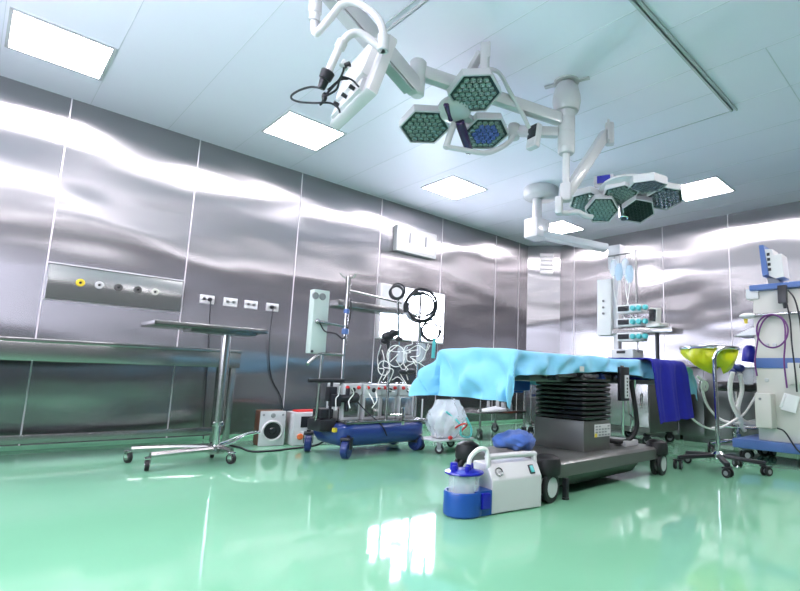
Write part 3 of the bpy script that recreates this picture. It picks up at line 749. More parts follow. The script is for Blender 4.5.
# ------------------------------------------------------------------ suction pump
t = thing('suction_pump', 'white portable suction pump with blue jar standing on the floor', 'suction pump', (3.44, 2.1, 0))
a = fl0 = onz(491.5, 515.5, 0); b = onz(541.5, 507.5, 0)
dv = (b-a); LN = dv.length; dv.normalize(); ov = V((-dv.y, dv.x, 0))   # along the front / back into the body
if ov.x > 0: ov = -ov
def S(u, v, z): return a+dv*u+ov*v+V((0, 0, z))
hF = onx(491.5, 481, a.x).z; hT = hF+.075
g = G()
prof = [(0, .004), (0, hF), (.045, hT), (.17, hT), (.19, hF*.9), (.19, .004)]
g.prism([S(0, v, z) for v, z in prof], dv*LN); bodyo = g.out('body', 'white', t, 20)
md = bodyo.modifiers.new('b', 'BEVEL'); md.width = .006; md.segments = 2
g = G(); hz = hT+.032
g.tube([S(.012, .05, hT-.01), S(.012, .055, hT+.018), S(.03, .057, hz), S(LN-.03, .057, hz), S(LN-.012, .055, hT+.018), S(LN-.012, .05, hT-.01)], .016, 10, 5)
g.out('handle', 'white', t)
nrm = (S(0, 0, hF)-S(0, .045, hT)); fn = V((0, 0, 1)).cross(dv)
fn = (ov*-(hT-hF)+V((0, 0, .045))).normalized()
c = S(.055, .020, hF+.034)
g = G(); g.lathe([(.003, .001), (.018, .001), (.018, .008), (.022, .010), (.024, .0), (.003, -.004)], c, fn, 20); ga = g.out('pressure_gauge', 'steel', t)
g = G(); g.lathe([(.002, .002), (.017, .002), (.017, .004), (.002, .004)], c, fn, 18); g.m = 1; g.box(c+fn*.0055+dv*.004, (.004, .018, .002), None, 0); g.out('gauge_face', ['white', 'dark'], ga)
c = S(LN-.06, .020, hF+.033)
rmx = Mx((dv, fn.cross(dv), fn)).transposed()
g = G(); g.box(c, (.034, .05, .012), rmx, .003); sw = g.out('switch_frame', 'dark', t)
g = G(); g.box(c+fn*.006, (.022, .036, .008), rmx, .002); o = g.out('rocker', 'teal', sw); o['label'] = 'green rocker switch'
# jar side
jc = S(-.115, .085, 0)
g = G(); R2 = .100
g.rings([[jc+V((r*math.cos(2*PI*k/32), r*math.sin(2*PI*k/32), z)) for k in range(32)] for z, r in ((.002, R2-.006), (.01, R2), (.108, R2), (.118, R2-.004), (.118, R2-.012), (.03, R2-.014))])
g.prism([S(-.10, .0, .004), S(0.0, .0, .004), S(0.0, .17, .004), S(-.10, .17, .004)], V((0, 0, .118)))
g.out('jar_holder', 'jarblue', t, 30)
g = G(); fr = -ov
g.box(S(-.045, .0, .075)-ov*.001, (.035, .05, .075), math.atan2(dv.y, dv.x)+PI/2, .006); g.out('holder_window', 'lidblue', t)
g = G(); jr = .078; g.rings([[jc+V((r*math.cos(2*PI*k/32), r*math.sin(2*PI*k/32), z)) for k in range(32)] for z, r in ((.032, jr*.9), (.04, jr), (.205, jr), (.205, jr-.003), (.045, jr-.003))]); g.out('jar', 'jarclear', t, 30)
g = G(); g.lathe([(.005, .198), (jr+.018, .198), (jr+.022, .203), (jr+.020, .209), (jr-.01, .214), (.05, .220), (.005, .220)], jc, (0, 0, 1), 32); lid = g.out('jar_lid', 'lidblue', t)
for dx, dy, r, h in ((-.045, -.03, .022, .026), (.03, .0, .016, .024), (.0, .045, .016, .022), (-.01, -.06, .014, .018), (.05, -.03, .012, .02)):
    g = G(); g.cyl(jc+V((dx, dy, .212)), jc+V((dx, dy, .222+h)), r, r*.85, 14, .003); g.out('port', 'lidblue', lid)
g = G(); g.cyl(jc+V((.01, .02, .06)), jc+V((.01, .02, .20)), .012, seg=10); g.out('float_stem', 'tube', t)
tp = jc+V((.03, .0, .245))
g = G(); g.tube([tp, tp+V((.0, .012, .035)), tp+dv*.06+V((0, 0, .07)), tp+dv*.11+V((0, 0, .062)), S(.0, .045, hT-.002), S(.012, .06, hT-.03)], .012, 10, 7); g.out('vacuum_tube', 'tube', t)

# ------------------------------------------------------------------ steel carts behind the table
def cart(x, y, w, l, h, shelves, label, rot=0., name='steel_cart'):
    t = thing(name, label, 'cart', (x, y, 0), 'low steel carts behind the table')
    for sx in (-1, 1):
        for sy_ in (-1, 1):
            g = G(); g.cyl((x+sx*(w/2-.02), y+sy_*(l/2-.02), .10), (x+sx*(w/2-.02), y+sy_*(l/2-.02), h), .014, seg=10); g.out('post', 'steel', t)
            caster(t, x+sx*(w/2-.02), y+sy_*(l/2-.02), .05, .03, .7*sx+sy_, 'rubber', 'steel_dk', 'greylt', .11)
    for z in shelves:
        g = G(); g.b2((x-w/2, y-l/2, z), (x+w/2, y+l/2, z+.018), .004); g.b2((x-w/2, y-l/2, z), (x-w/2+.008, y+l/2, z+.04), .002); g.b2((x+w/2-.008, y-l/2, z), (x+w/2, y+l/2, z+.03), .002); g.out('shelf', 'steel', t)
    return t
cart(1.12, 4.50, .50, .80, .72, (.27, .70), 'low steel cart with papers on its lower shelf, behind the drape hang')
cart(1.62, 5.25, .50, .62, .78, (.13, .45, .76), 'three shelf steel cart behind the operating table column')
g = G(); g.prism([V((1.22, 4.2, .292)), V((1.36, 4.22, .292)), V((1.34, 4.58, .292)), V((1.2, 4.55, .292))], V((0, 0, .012))); g.prism([V((1.16, 4.28, .305)), V((1.32, 4.32, .305)), V((1.28, 4.66, .312)), V((1.14, 4.6, .340))], V((0, 0, .004)))
single('paper_stack', g, 'paper', 'loose white papers on the low steel cart shelf', 'papers')
for k, (x, y, r, h) in enumerate(((1.22, 4.64, .025, .10), (1.12, 4.66, .022, .12), (1.25, 4.74, .028, .08), (1.06, 4.56, .02, .11), (1.14, 4.76, .024, .09))):
    t = thing('small_bottle', ['light grey bottle with black cap on the low cart shelf', 'white bottle with white cap on the low cart shelf', 'dark grey bottle with white cap on the low cart shelf', 'white bottle with black cap on the low cart shelf', 'light grey bottle with grey cap on the low cart shelf'][k], 'bottle', (x, y, .289), 'bottles on the low cart shelf')
    g = G(); g.cyl((x, y, .289), (x, y, .289+h), r, r*.85, 14, .004); g.out('flask', ['greylt', 'whitepl', 'grey', 'whitepl', 'greylt'][k], t)
    g = G(); g.cyl((x, y, .289+h), (x, y, .289+h+.022), r*.55, seg=12, bev=.002); g.out('cap', ['dark', 'white', 'white', 'dark', 'grey'][k], t)
t = thing('sharps_box', 'small orange waste box on the three shelf cart behind the table', 'waste box', (1.70, 5.10, .149))
g = G(); g.box((1.74, 5.10, .215), (.14, .14, .13), None, .012, (1.08, 1.08)); g.out('box', 'orange', t)
g = G(); g.box((1.74, 5.10, .288), (.165, .165, .02), None, .006); g.out('lid', 'red', t)
t = thing('blue_tray', 'blue plastic tray on middle shelf of the three shelf cart', 'tray', (1.66, 5.24, .468))
g = G(); g.b2((1.46, 5.04, .469), (1.84, 5.48, .477), .003)
for lo, hi in (((1.46, 5.04), (1.47, 5.48)), ((1.83, 5.04), (1.84, 5.48)), ((1.46, 5.04), (1.84, 5.05)), ((1.46, 5.47), (1.84, 5.48))): g.b2((*lo, .47), (*hi, .54), .003)
g.out('tray_shell', 'jarblue', t)

# steel locker cart standing past the towel
t = thing('equipment_cart', 'grey cabinet cart on black castors behind the dark blue towel', 'cart', (2.35, 5.75, 0))
g = G(); g.b2((2.05, 5.35, .14), (2.70, 6.05, .78), .01); g.out('cabinet', 'basegrey', t)
g = G(); g.b2((2.06, 5.335, .20), (2.69, 5.352, .74), .006); dr = g.out('door', 'steel', t)
g = G(); g.tube([(2.62, 5.335, .42), (2.62, 5.31, .43), (2.62, 5.31, .55), (2.62, 5.335, .56)], .007, 8, 4); g.out('handle', 'chrome', dr)
for x, y in ((2.12, 5.42), (2.63, 5.42), (2.12, 5.98), (2.63, 5.98)): caster(t, x, y, .055, .04, .5, 'rubber', 'dark', 'grey', .14)

# ------------------------------------------------------------------ ceiling lamp mount with two surgical lights and the display arm
SX, SY = 3.24, 2.97
def sz(py):     # height on the mount axis at image row py
    r = ray(566.3, py); k = math.hypot(SX-CAM.x, SY)/math.hypot(r.x, r.y)
    return CAM.z+r.z*k
t = thing('lamp_mount', 'white ceiling column with bulbous cap that carries the surgical lamps', 'ceiling mount', (SX, SY, H))
zt = H-.012
g = G(); g.lathe([(.01, zt), (.095, zt), (.09, zt-.010), (.01, zt-.012)], (SX, SY, 0), (0, 0, 1), 28); g.box((SX, SY, zt-.008), (.34, .035, .010), R(20), .003); g.out('ceiling_plate', 'white', t)
zb = sz(112)
g = G(); g.lathe([(.02, zt-.015), (.065, zt-.02), (.085, zt-.05), (.1, zt-.11), (.105, zt-.16), (.095, zb+.02), (.085, zb), (.02, zb)], (SX, SY, 0), (0, 0, 1), 30); g.out('cap', 'white', t, 50)
zc1, zc2, zc3 = sz(112), sz(133), sz(154)
g = G(); g.lathe([(.02, zc1), (.063, zc1), (.063, zc1-.055), (.060, zc1-.058), (.063, zc1-.061), (.063, zc2+.003), (.060, zc2), (.063, zc2-.003), (.063, zc3+.05), (.060, zc3+.047), (.063, zc3+.044), (.06, zc3+.01), (.052, zc3), (.02, zc3)], (SX, SY, 0), (0, 0, 1), 28); g.out('collar', 'white', t)
zp = sz(190)
g = G(); g.cyl((SX, SY, zp), (SX, SY, zc3), .026, seg=18); g.out('drop_tube', 'white', t)

def armbar(g, a, b, w, h, bev=.02, w1=None):
    """a flat-sided arm between two points, w wide and h tall"""
    a, b = V(a), V(b); d = (b-a); L = d.length; d.normalize()
    s_ = d.cross(V((0, 0, 1))).normalized(); u = s_.cross(d)
    rot = Mx((d, s_, u)).transposed()
    g.box((a+b)/2, (L, w, h), rot, bev)
E_ = onz(418, 72, sz(119)-.02)      # elbow of the display arm
Z1 = sz(119)-.02
D2 = at(322, -22, 2.66)
t = thing('display_arm', 'long white jointed arm from the lamp mount to the hanging display', 'support arm', (SX, SY, Z1))
g = G(); dirv = (E_-V((SX, SY, Z1))).normalized(); armbar(g, V((SX, SY, Z1))+dirv*.06, E_, .07, .09, .02); g.out('extension_arm', 'white', t)
g = G(); g.cyl(E_+V((0, 0, .075)), E_-V((0, 0, .165)), .052, .046, 22, .012); g.out('elbow_joint', 'white', t)
g = G(); armbar(g, E_-V((0, 0, .12))+(D2-E_).normalized()*.0, D2, .085, .115, .025); sa = g.out('spring_arm', 'white', t)
a = E_-V((0, 0, .12)); dd = (D2-a).normalized(); s_ = dd.cross(V((0, 0, 1))).normalized(); up = s_.cross(dd)
g = G(); armbar(g, a+dd*.05-up*.07, a+dd*.75-up*.07, .075, .012, .003); g.out('arm_cover', 'greylt', sa)

def hexpod(g0, c, n, r, th, spin, label, root, led):
    n = n.normalized(); u = (V((0, 0, 1))-n*n.z).normalized() if abs(n.z) < .95 else (V((0, 1, 0))-n*n.y).normalized()
    v = n.cross(u)
    pt = lambda rr_, a, h: c+u*(rr_*math.cos(a))+v*(rr_*math.sin(a))+n*h
    ring = lambda rr_, h: [pt(rr_, spin+PI/3*k, h) for k in range(6)]
    g = G(); g.rings([ring(r*.55, -th*1.45), ring(r*.92, -th*1.25), ring(r, -th*1.0), ring(r, 0), ring(r*.94, .002), ring(r*.93, -.012)]); sh = g.out('lamp_pod', 'white', root, 30)
    g = G(); g.rings([ring(r*.925, -.014), ring(r*.925, -.006)]); bed = g.out('lens_bed', 'lens_bed', sh)
    g = G(); st = r*.235; ap = r*.93*math.cos(PI/6)
    for i in range(-5, 6):
        for j in range(-5, 6):
            x = st*(i+.5*j); y = st*j*math.sqrt(3)/2
            if max(abs(x*math.cos(PI/3*k+PI/6)+y*math.sin(PI/3*k+PI/6)) for k in range(3)) > ap-st*.38: continue
            q = math.hypot(x, y); a = math.atan2(y, x)+spin
            cc = pt(q, a, 0)
            g.m = 1 if led == 'blue_led' and q > r*.62 else 0
            g.rings([[cc+u*(st*rr_*math.cos(b_))+v*(st*rr_*math.sin(b_))+n*h for b_ in [PI/4*m for m in range(8)]] for rr_, h in ((.47, -.007), (.44, .004), (.28, .006), (.16, -.001))])
    o = g.out('lens_array', [led, 'green_led'] if led == 'blue_led' else led, sh); o['label'] = label
    return sh

# upper surgical light: three pods
J1 = onz(514, 131, sz(133))
L1d = 3.45
c0 = at(456, 114, L1d)
t = thing('surgical_light', 'upper surgical lamp with three hexagonal lens pods, one of them blue', 'surgical lamp', c0)
view = (CAM-c0).normalized()
n1 = (view*.28+V((0, 0, -1))*.75+V((.1, .1, 0))).normalized()
def onplane(px, py, c, n):
    r = ray(px, py); return CAM + r*((c-CAM).dot(n)/r.dot(n))
pr = .178
for px, py, m, lb, sp in ((475, 94, 'green_led', 'green lens array', .68), (425, 128, 'green_led', 'green lens array', .56), (485.5, 134.5, 'blue_led', 'blue violet lens array', .60)):
    hexpod(None, onplane(px, py, c0, n1), n1, pr, .055, sp, lb, t, m)
pc = onplane(455, 113, c0, n1)
g = G(); g.lathe([(.01, -.07), (.08, -.068), (.115, -.045), (.115, -.02), (.095, .004), (.05, .014), (.01, .016)], pc, n1, 28); g.out('hub', 'white', t)
for px, py in ((475, 94), (425, 128), (485.5, 134.5)):
    q = onplane(px, py, c0, n1); g = G(); armbar(g, pc-n1*.035, pc.lerp(q, .75)-n1*.04, .07, .035, .01); g.out('pod_bracket', 'white', t)
hp = pc+n1*.01
g = G(); g.cyl(onplane(459, 119, c0, n1)+n1*.02, onplane(468, 142, c0, n1)+n1*.10, .036, .028, 16, .008); g.out('grip', 'violet', t)
g = G(); a = onplane(446, 104, c0, n1)+n1*.0; b = onplane(451, 120, c0, n1); g.cyl(a, b, .02, seg=12, bev=.005); g.out('side_grip', 'violet', t)
# yoke and arm
g = G(); dirv = (J1-V((SX, SY, sz(133)))).normalized(); armbar(g, V((SX, SY, sz(133)))+dirv*.06, J1, .055, .078, .018); g.out('support_arm', 'white', t)
g = G(); g.cyl(J1+V((0, 0, .05)), J1-V((0, 0, .065)), .045, .042, 18, .008); g.out('joint', 'white', t)
def T(l, d0, d1): return [at(px, py, d0+(d1-d0)*i/(len(l)-1)) for i, (px, py) in enumerate(l)]
dJ = (J1-CAM).dot(V((WX.z, WY.z, WZ.z)))
g = G(); g.tube(T([(515, 134), (508, 143), (496, 150), (484, 153), (464, 150), (447, 147)], dJ-.02, L1d), .018, 12, 6); g.tube(T([(446, 148), (449, 138), (454, 124)], L1d, L1d+.05), .022, 12, 5); g.out('yoke', 'white', t)
g = G(); g.tube(T([(529, 128), (522, 113), (510, 92), (502, 77), (496, 71), (487, 69)], dJ-.14, 3.28), .0145, 12, 6); g.out('yoke', 'white', t)
a = at(484, 48, 3.30); b = at(486, 72, 3.28)
g = G(); g.box((a+b)/2+V((0, 0, .0)), (.055, .06, .19), R(30), .016); g.box((a+b)/2+V((.012, -.01, .06)), (.065, .012, .11), R(30), .004); g.out('fork_block', 'white', t)
g = G(); armbar(g, at(481, 52, 3.30), at(466, 80, 3.42), .05, .05, .015); g.out('fork_arm', 'white', t)
# small control display on the joint
cpt = at(534, 137, dJ-.12)
t = thing('control_display', 'small white touch display with black screen on the upper lamp joint', 'display', cpt)
ro = Mx.Rotation(R(-6), 3, 'Z') @ Mx.Rotation(R(-8), 3, 'X')
g = G(); g.box(cpt, (.10, .05, .185), ro, .014); sh = g.out('housing', 'white', t)
g = G(); g.box(cpt+ro @ V((0, -.026, .03)), (.078, .006, .10), ro, .002); g.out('screen', 'screen', sh)
g = G(); g.box(cpt+ro @ V((0, -.026, -.06)), (.06, .005, .03), ro, .002); g.out('key_strip', 'greylt', sh)
g = G(); g.cyl(J1, cpt+(J1-cpt)*.2, .02, seg=12); g.out('mount', 'white', sh)

# lower surgical light: six pods under a flat white shell
c2 = at(627, 197, 3.85); n2 = V((.10, -.16, -1)).normalized()
t = thing('surgical_light', 'lower surgical lamp of six hexagonal pods in a ring, above the far table end', 'surgical lamp', c2)
for px, py, m, lb, off in ((587, 203, 'green_led', 'dark green lens array', .2), (603, 210, 'green_led', 'green lens array', 1.0), (620, 196, 'green_led', 'green lens array', .15), (647, 187, 'grey_led', 'grey lens array', -.35), (665, 199, 'grey_led', 'grey violet lens array', .3), (638, 211, 'lens_bed', 'dark lens array', .7)):
    hexpod(None, onplane(px, py, c2, n2)+((CAM-c2).normalized()*.16 if off > .5 else V((0, 0, 0))), (n2+V((.35, -.45, .0))*off), .128 if off > .5 else .142, .05, .5 if off > .9 else .26, lb, t, m)
g = G(); g.lathe([(.01, -.10), (.12, -.095), (.20, -.075), (.21, -.05), (.12, -.03), (.01, -.03)], c2, n2, 30); hb = g.out('hub', 'white', t, 50)
for px, py in ((587, 203), (602, 210.5), (617, 194), (647, 187), (667, 199), (638, 211)):
    q = onplane(px, py, c2, n2); g = G(); armbar(g, c2-n2*.06, c2.lerp(q, .85)-n2*.055, .09, .03, .01); g.out('pod_bracket', 'white', t)
a = onplane(623.5, 205, c2, n2)
g = G(); g.cyl(a-n2*.03, a+n2*.12, .036, .036, 18, .006); o = g.out('grip', 'chrome', t); o['label'] = 'steel sleeve grip'
g = G(); g.cyl(a+n2*.119, a+n2*.125, .022, seg=14); g.out('camera_lens', 'dark', o)
a = at(604, 181, 3.95)
g = G(); g.box(a, (.15, .05, .085), R(20), .012); o = g.out('ballast_box', 'white', t)
g = G(); g.box(at(604, 180.5, 3.93)+V((.012, -.026, .0)), (.10, .012, .06), R(20), .004); p_ = g.out('front_window', 'lidblue', o); p_.data.materials.clear(); p_.data.materials.append(M['lidblue'])
# its arms: link under the drop tube, spring arm up to a joint block
b0 = V((SX, SY, zp))
g = G(); g.box(b0+V((0, 0, -.02)), (.085, .075, .14), R(25), .02); g.box(at(559, 206, 3.62), (.05, .08, .13), R(25), .018); g.out('pivot', 'white', t)
jb = at(606, 133, 4.0)
g = G(); armbar(g, b0+V((0, 0, -.04)), jb, .068, .08, .02); g.out('spring_arm', 'white', t)
g = G(); g.box(jb+V((.02, .02, -.01)), (.07, .07, .18), R(30), .018); g.box(jb+V((.035, -.02, .0)), (.02, .05, .17), R(30), .004); g.out('joint_block', 'white', t)
g = G(); g.tube(T([(560, 213), (568, 213), (578, 212), (585, 216), (592, 217)], 3.66, 3.75), .020, 12, 6); g.out('yoke', 'white', t)

# ------------------------------------------------------------------ hanging display with handle and cables
P1, P2, P3 = (388, 34), (366.8, 87.6), (328.7, 125.6)
dB = 2.55
B2 = at(*P2, dB)
hd = V((ray(89, 363).x, ray(89, 363).y, 0)).normalized()
# far end of the lower edge
best = min((abs((lambda c: (PX+FPX*c[0]/c[2])-P3[0])((lambda q: (q.dot(V((WX.x, WY.x, WZ.x))), 0, q.dot(V((WX.z, WY.z, WZ.z)))))(B2+hd*(k*.005)-CAM))), k*.005) for k in range(20, 300))[1]
LW = min(best, .62)
def proj(p):
    q = p-CAM; z = q.dot(V((WX.z, WY.z, WZ.z))); return V((PX+FPX*q.dot(V((WX.x, WY.x, WZ.x)))/z, PY+FPX*q.dot(V((WX.y, WY.y, WZ.y)))/z))
hm = V((hd.y, -hd.x, 0))
cand = []
for k in range(-80, 81, 2):
    for L in (.36, .40, .44, .48):
        u = V((0, 0, 1))*math.cos(R(k))+hm*math.sin(R(k))
        e = (proj(B2+u*L)-V(P1)).length
        cand.append((e, k, L, u))
e, kk, LH, U = min(cand, key=lambda c: c[0])
Nn = hd.cross(U).normalized()
if (proj(B2+Nn*.05)-V(P2)).x < 0: Nn = -Nn      # thickness away from the visible back
def B(a, b, c): return B2+hd*(a*LW)+U*(b*LH)+Nn*c
t = thing('hanging_display', 'white flat display seen from behind, hanging from the arm with black cables', 'display', B(.5, 0, .03))
g = G(); th = .062
g.rings([[B(a, b, c) for a, b in ((.0+e_, .0+e_), (1-e_, .0+e_), (1-e_, 1-e_), (.0+e_, 1-e_))] for c, e_ in ((0, .02), (.012, 0), (th-.01, 0), (th, .015))])
g.out('housing', 'white', t)
g = G(); g.rings([[B(a, b, th+c) for a, b in ((.05, .06), (.95, .06), (.95, .94), (.05, .94))] for c in (-.002, .002)]); g.out('screen', 'screen', t)
g = G(); g.rings([[B(a, b, c) for a, b in ((.12+e_, .30+e_), (.82-e_, .30+e_), (.82-e_, .96-e_), (.12+e_, .96-e_))] for c, e_ in ((.002, 0), (-.035, .01), (-.045, .04))]); g.out('back_cover', 'whitepl', t)
g = G(); g.rings([[B(a, b, c) for a, b in ((.14+e_, .05+e_), (.9-e_, .05+e_), (.9-e_, .28-e_), (.14+e_, .28-e_))] for c, e_ in ((.002, 0), (-.018, .008))]); cb = g.out('connector_bay', 'greylt', t)
for a in (.3, .5, .72):
    g = G(); p = B(a, .16, -.02); g.cyl(p, p-Nn*.03, .012, seg=10); g.out('connector', 'dark', cb)
dA = 2.62
g = G(); p0 = at(316.5, -22, dA); p1 = at(315, 14, dA)
g.cyl(p0, p1, .033, seg=20, bev=.005); g.cyl(p1, at(314.5, 21, dA), .028, seg=20); g.out('drop_post', 'white', t)
g = G(); g.tube(T([(314.5, 19, ), (314.3, 27), (315.5, 33), (320, 30), (332, 16), (340, 6), (349, 2), (360, 4), (372, 12), (379, 20), (383, 31), (384, 44)], dA, dA-.06), .0195, 14, 6); g.out('swan_arm', 'white', t)
hg = at(383, 46, dA-.06)
g = G(); g.box(hg, (.045, .05, .06), R(35), .01); g.cyl(hg+V((0, 0, .06)), hg-V((0, 0, .03)), .03, seg=16, bev=.004); g.out('hinge', 'greylt', t)
g = G(); g.tube(T([(383, 50), (374, 43), (364, 35), (355, 33), (347, 37), (341, 46)], dA-.06, dA-.1), .0195, 14, 6); g.tube(T([(341, 45), (335, 57), (327, 75)], dA-.1, dA-.12), .0195, 12, 4); g.cyl(at(343, 41, dA-.1), at(339, 49, dA-.1), .026, seg=16, bev=.004); g.out('steering_handle', 'white', t)
g = G(); armbar(g, at(341, 62, dA-.1), at(349, 68, dA-.08), .035, .03, .006); g.out('handle_lug', 'white', t)
g = G(); g.cyl(at(328.5, 71, dA-.12), at(324.5, 80, dA-.12), .034, .03, 16, .005); g.cyl(at(324.5, 80, dA-.12), at(321, 89, dA-.12), .023, .018, 14, .004); g.out('cable_gland', 'dark', t)
g = G(); g.cyl(at(344, 66, dA-.1), at(350, 64, dA-.09), .014, seg=10); g.ball(at(324.5, 97, dA-.1), .014, (1, 1, 1.8)); g.out('cable_clip', 'dark', t)
for l in ([(320.5, 88), (311, 87), (300, 90), (292, 95), (292, 99), (300, 102), (315, 103), (330, 103), (338, 108), (340, 113)],
          [(344, 67), (343, 72), (339, 80), (331, 89), (325, 96), (322, 103), (320, 105)],
          [(324, 97), (336, 90), (339, 82), (342, 77), (352, 80), (359, 87)], [(328, 90), (340, 80), (348, 79)]):
    g = G(); g.tube(T(l, dA-.12, dA-.07), .0052, 6, 6); g.out('cable', 'cable', t)

# ------------------------------------------------------------------ ceiling supply boom with equipment column
hb_ = V((1.75, 4.62, H))
t = thing('supply_boom', 'white ceiling supply boom with square arm and hanging equipment column', 'supply boom', (1.75, 4.62, H))
g = G(); g.lathe([(.02, H-.001), (.20, H-.001), (.205, H-.02), (.205, H-.10), (.19, H-.115), (.02, H-.115)], (1.75, 4.62, 0), (0, 0, 1), 36); g.out('ceiling_hub', 'white', t, 50)
bp2 = ony(536, 232, 4.62)
g = G(); g.cyl((1.70, 4.62, H-.11), (1.70, 4.62, 2.42), .055, seg=20); g.out('drop_tube', 'white', t)
g = G(); g.b2((1.60, 4.50, 2.30), (1.80, 4.74, 2.53), .02); g.out('joint_box', 'white', t)
YB = 5.2
ce = ony(607, 262, YB)
g = G(); armbar(g, V((1.72, 4.65, 2.36)), V((ce.x, YB, ce.z+.16)), .15, .085, .02); g.out('boom_arm', 'white', t)
def bx(g, px0, py0, px1, py1, y0, y1, bev=.004):
    a = ony(px0, py0, y0); b = ony(px1, py1, y0); lo = (min(a.x, b.x), y0, min(a.z, b.z)); hi = (max(a.x, b.x), y1, max(a.z, b.z)); g.b2(lo, hi, bev); return g
bx(G(), 607.5, 246, 620, 268, YB-.06, YB+.10, .012).out('head_box', 'white', t)
bx(G(), 613, 262, 618.5, 358, YB-.03, YB+.05).out('mast', 'white', t)
o = bx(G(), 597, 280, 611, 335, YB-.08, YB+.10, .008).out('gas_panel', 'whitepl', t)
for py in (301, 307.5, 313.5):
    p = ony(603.5, py, YB-.08); g = G(); g.cyl(p+V((0, .004, 0)), p-V((0, .014, 0)), .013, seg=14, bev=.002); g.out('gas_port', 'steel_dk', o)
bx(G(), 612, 329.5, 672, 332, YB-.12, YB+.16).out('shelf', 'steel', t)
bx(G(), 611, 349, 633, 359, YB-.14, YB+.10, .01).out('drawer_box', 'white', t)
g = G(); a = ony(621, 352, YB-.142); g.b2((a.x-.05, YB-.15, a.z-.015), (a.x+.05, YB-.139, a.z+.015), .004); g.out('drawer_pull', 'dark', t)
g = G(); a = ony(636, 249, YB-.05); b = ony(633, 352, YB-.05); g.cyl((a.x, YB-.05, a.z), (a.x-.0, YB-.05, b.z), .013, seg=12); g.out('infusion_pole', 'steel', t)
g = G(); a = ony(608, 256.5, YB-.08); b = ony(630, 256, YB-.08); g.cyl(a, V((b.x, b.y, a.z)), .009, seg=10); br = g.out('hanger_bar', 'steel_dk', t)
# monitor on its own short post
a = ony(657, 326, YB-.05); b = ony(655, 360, YB-.05)
g = G(); g.cyl((a.x, YB-.05, b.z), (a.x, YB-.05, a.z), .022, seg=12); g.out('monitor_post', 'dark', t)
# things hanging and standing on the boom
for k, (px, py) in enumerate(((613.5, 268), (619, 272), (625, 267), (629.5, 274))):
    c = ony(px, py, YB-.10-.012*(k % 2))
    b = thing('infusion_bag', ['clear infusion bag, leftmost on the boom hanger bar', 'pale blue infusion bag second from left on the boom hanger bar', 'clear infusion bag third from left on the boom hanger bar', 'pale blue infusion bag at right end of the boom hanger bar'][k], 'infusion bag', c, 'infusion bags on the boom')
    def pil(s, q):
        a_ = 2*PI*s; f = math.sin(PI*min(max(q, .03), .97))**.3
        return c+V((.048*math.cos(a_)*f, .020*math.sin(a_)*f, .095-.19*q))
    g = G(); g.sheet(pil, 18, 10, .001); g.out('pouch', 'fluid' if k % 2 else 'film', b, 60)
    g = G(); g.cyl(c-V((0, 0, .09)), c-V((0, 0, .13)), .008, seg=8); g.tube([c-V((0, 0, .12)), c+V((.01*(-1)**k, -.01, -.25)), c+V((.03*(-1)**k, .0, -.40)), c+V((.05, .02, -.52)), c+V((.02*(-1)**k, .03, -.66))], .0045, 6, 6); g.out('drip_line', 'tube', b)
    g = G(); g.tube([c+V((0, 0, .09)), c+V((0, .012, .11)), V((c.x, YB-.08, a.z*0+ony(608, 256.5, YB-.08).z+.01))], .003, 6, 4); g.out('hook', 'steel', b)
for k, py in enumerate((309, 322.5, 337)):
    c = ony(633, py, YB-.10)
    b = thing('infusion_pump', ['upper', 'middle', 'lowest'][k]+' white infusion pump with teal knobs, of the three stacked on the boom', 'infusion pump', c, 'infusion pumps on the boom')
    g = G(); g.b2((c.x-.17, YB-.15, c.z-.045), (c.x+.12, YB+.0, c.z+.045), .012); pb = g.out('housing', 'whitepl', b)
    g = G(); g.b2((c.x-.15, YB-.158, c.z-.025), (c.x-.02, YB-.148, c.z+.03), .004); g.out('display', 'screen', pb)
    for q in (.03, .10, .17):
        g = G(); g.cyl((c.x+q, YB-.15, c.z), (c.x+q, YB-.19, c.z), .03, .026, 14, .005); g.out('knob', 'teal', b)
c = ony(655, 316, YB-.1)
b = thing('patient_monitor', 'small monitor with dark screen angled on a post beside the infusion pumps', 'monitor', (c.x, YB-.05, c.z-.09))
ro = Mx.Rotation(R(-38), 3, 'Z') @ Mx.Rotation(R(10), 3, 'Y')
g = G(); g.box(c, (.17, .055, .17), ro, .012); hh = g.out('housing', 'ivory', b)
g = G(); g.box(c+ro @ V((-.0, -.029, .008)), (.145, .006, .125), ro, .002); g.out('screen', 'screen', hh)
g = G(); g.box(c+V((.02, .0, -.10)), (.19, .13, .04), R(-20), .01); g.out('keypad_base', 'ivory', b)

# ------------------------------------------------------------------ bowl stand with a yellow bag
sc_ = V((3.70, 4.47, 0)); sr = .335
t = thing('bowl_stand', 'chrome bowl stand on a black five armed castor base, right of the table', 'bowl stand', sc_)
for k in range(5):
    a = R(-60+72*k); e = sc_+V((math.cos(a)*sr, math.sin(a)*sr, 0)); m = sc_+V((math.cos(a)*.03, math.sin(a)*.03, 0))
    g = G(); d = (e-m); L = d.length
    armbar(g, m+V((0, 0, .115)), e+V((0, 0, .092)), .042, .03, .008); g.out('base_arm', 'dark', t)
    caster(t, e.x, e.y, .034, .048, a+.9, 'rubber', 'dark', 'grey', .085, True)
g = G(); g.lathe([(.01, .095), (.05, .095), (.052, .13), (.03, .15), (.012, .15)], sc_, (0, 0, 1), 20); g.out('base_hub', 'chrome', t)
zr_ = .965
tp = V((sc_.x, sc_.y, zr_))
rc = ony(709, 354, 4.72); rc = V((rc.x, 4.72, zr_+.03))
g = G(); RR = .235
g.tube([(sc_.x, sc_.y, .14), (sc_.x, sc_.y, .5), (sc_.x-.005, sc_.y-.0, .83), (sc_.x+.005, sc_.y, .93), (sc_.x+.05, sc_.y+.05, rc.z-.005), (rc.x+RR*.80, rc.y+RR*.2, rc.z)], .0165, 14, 6); g.out('post', 'chrome', t)
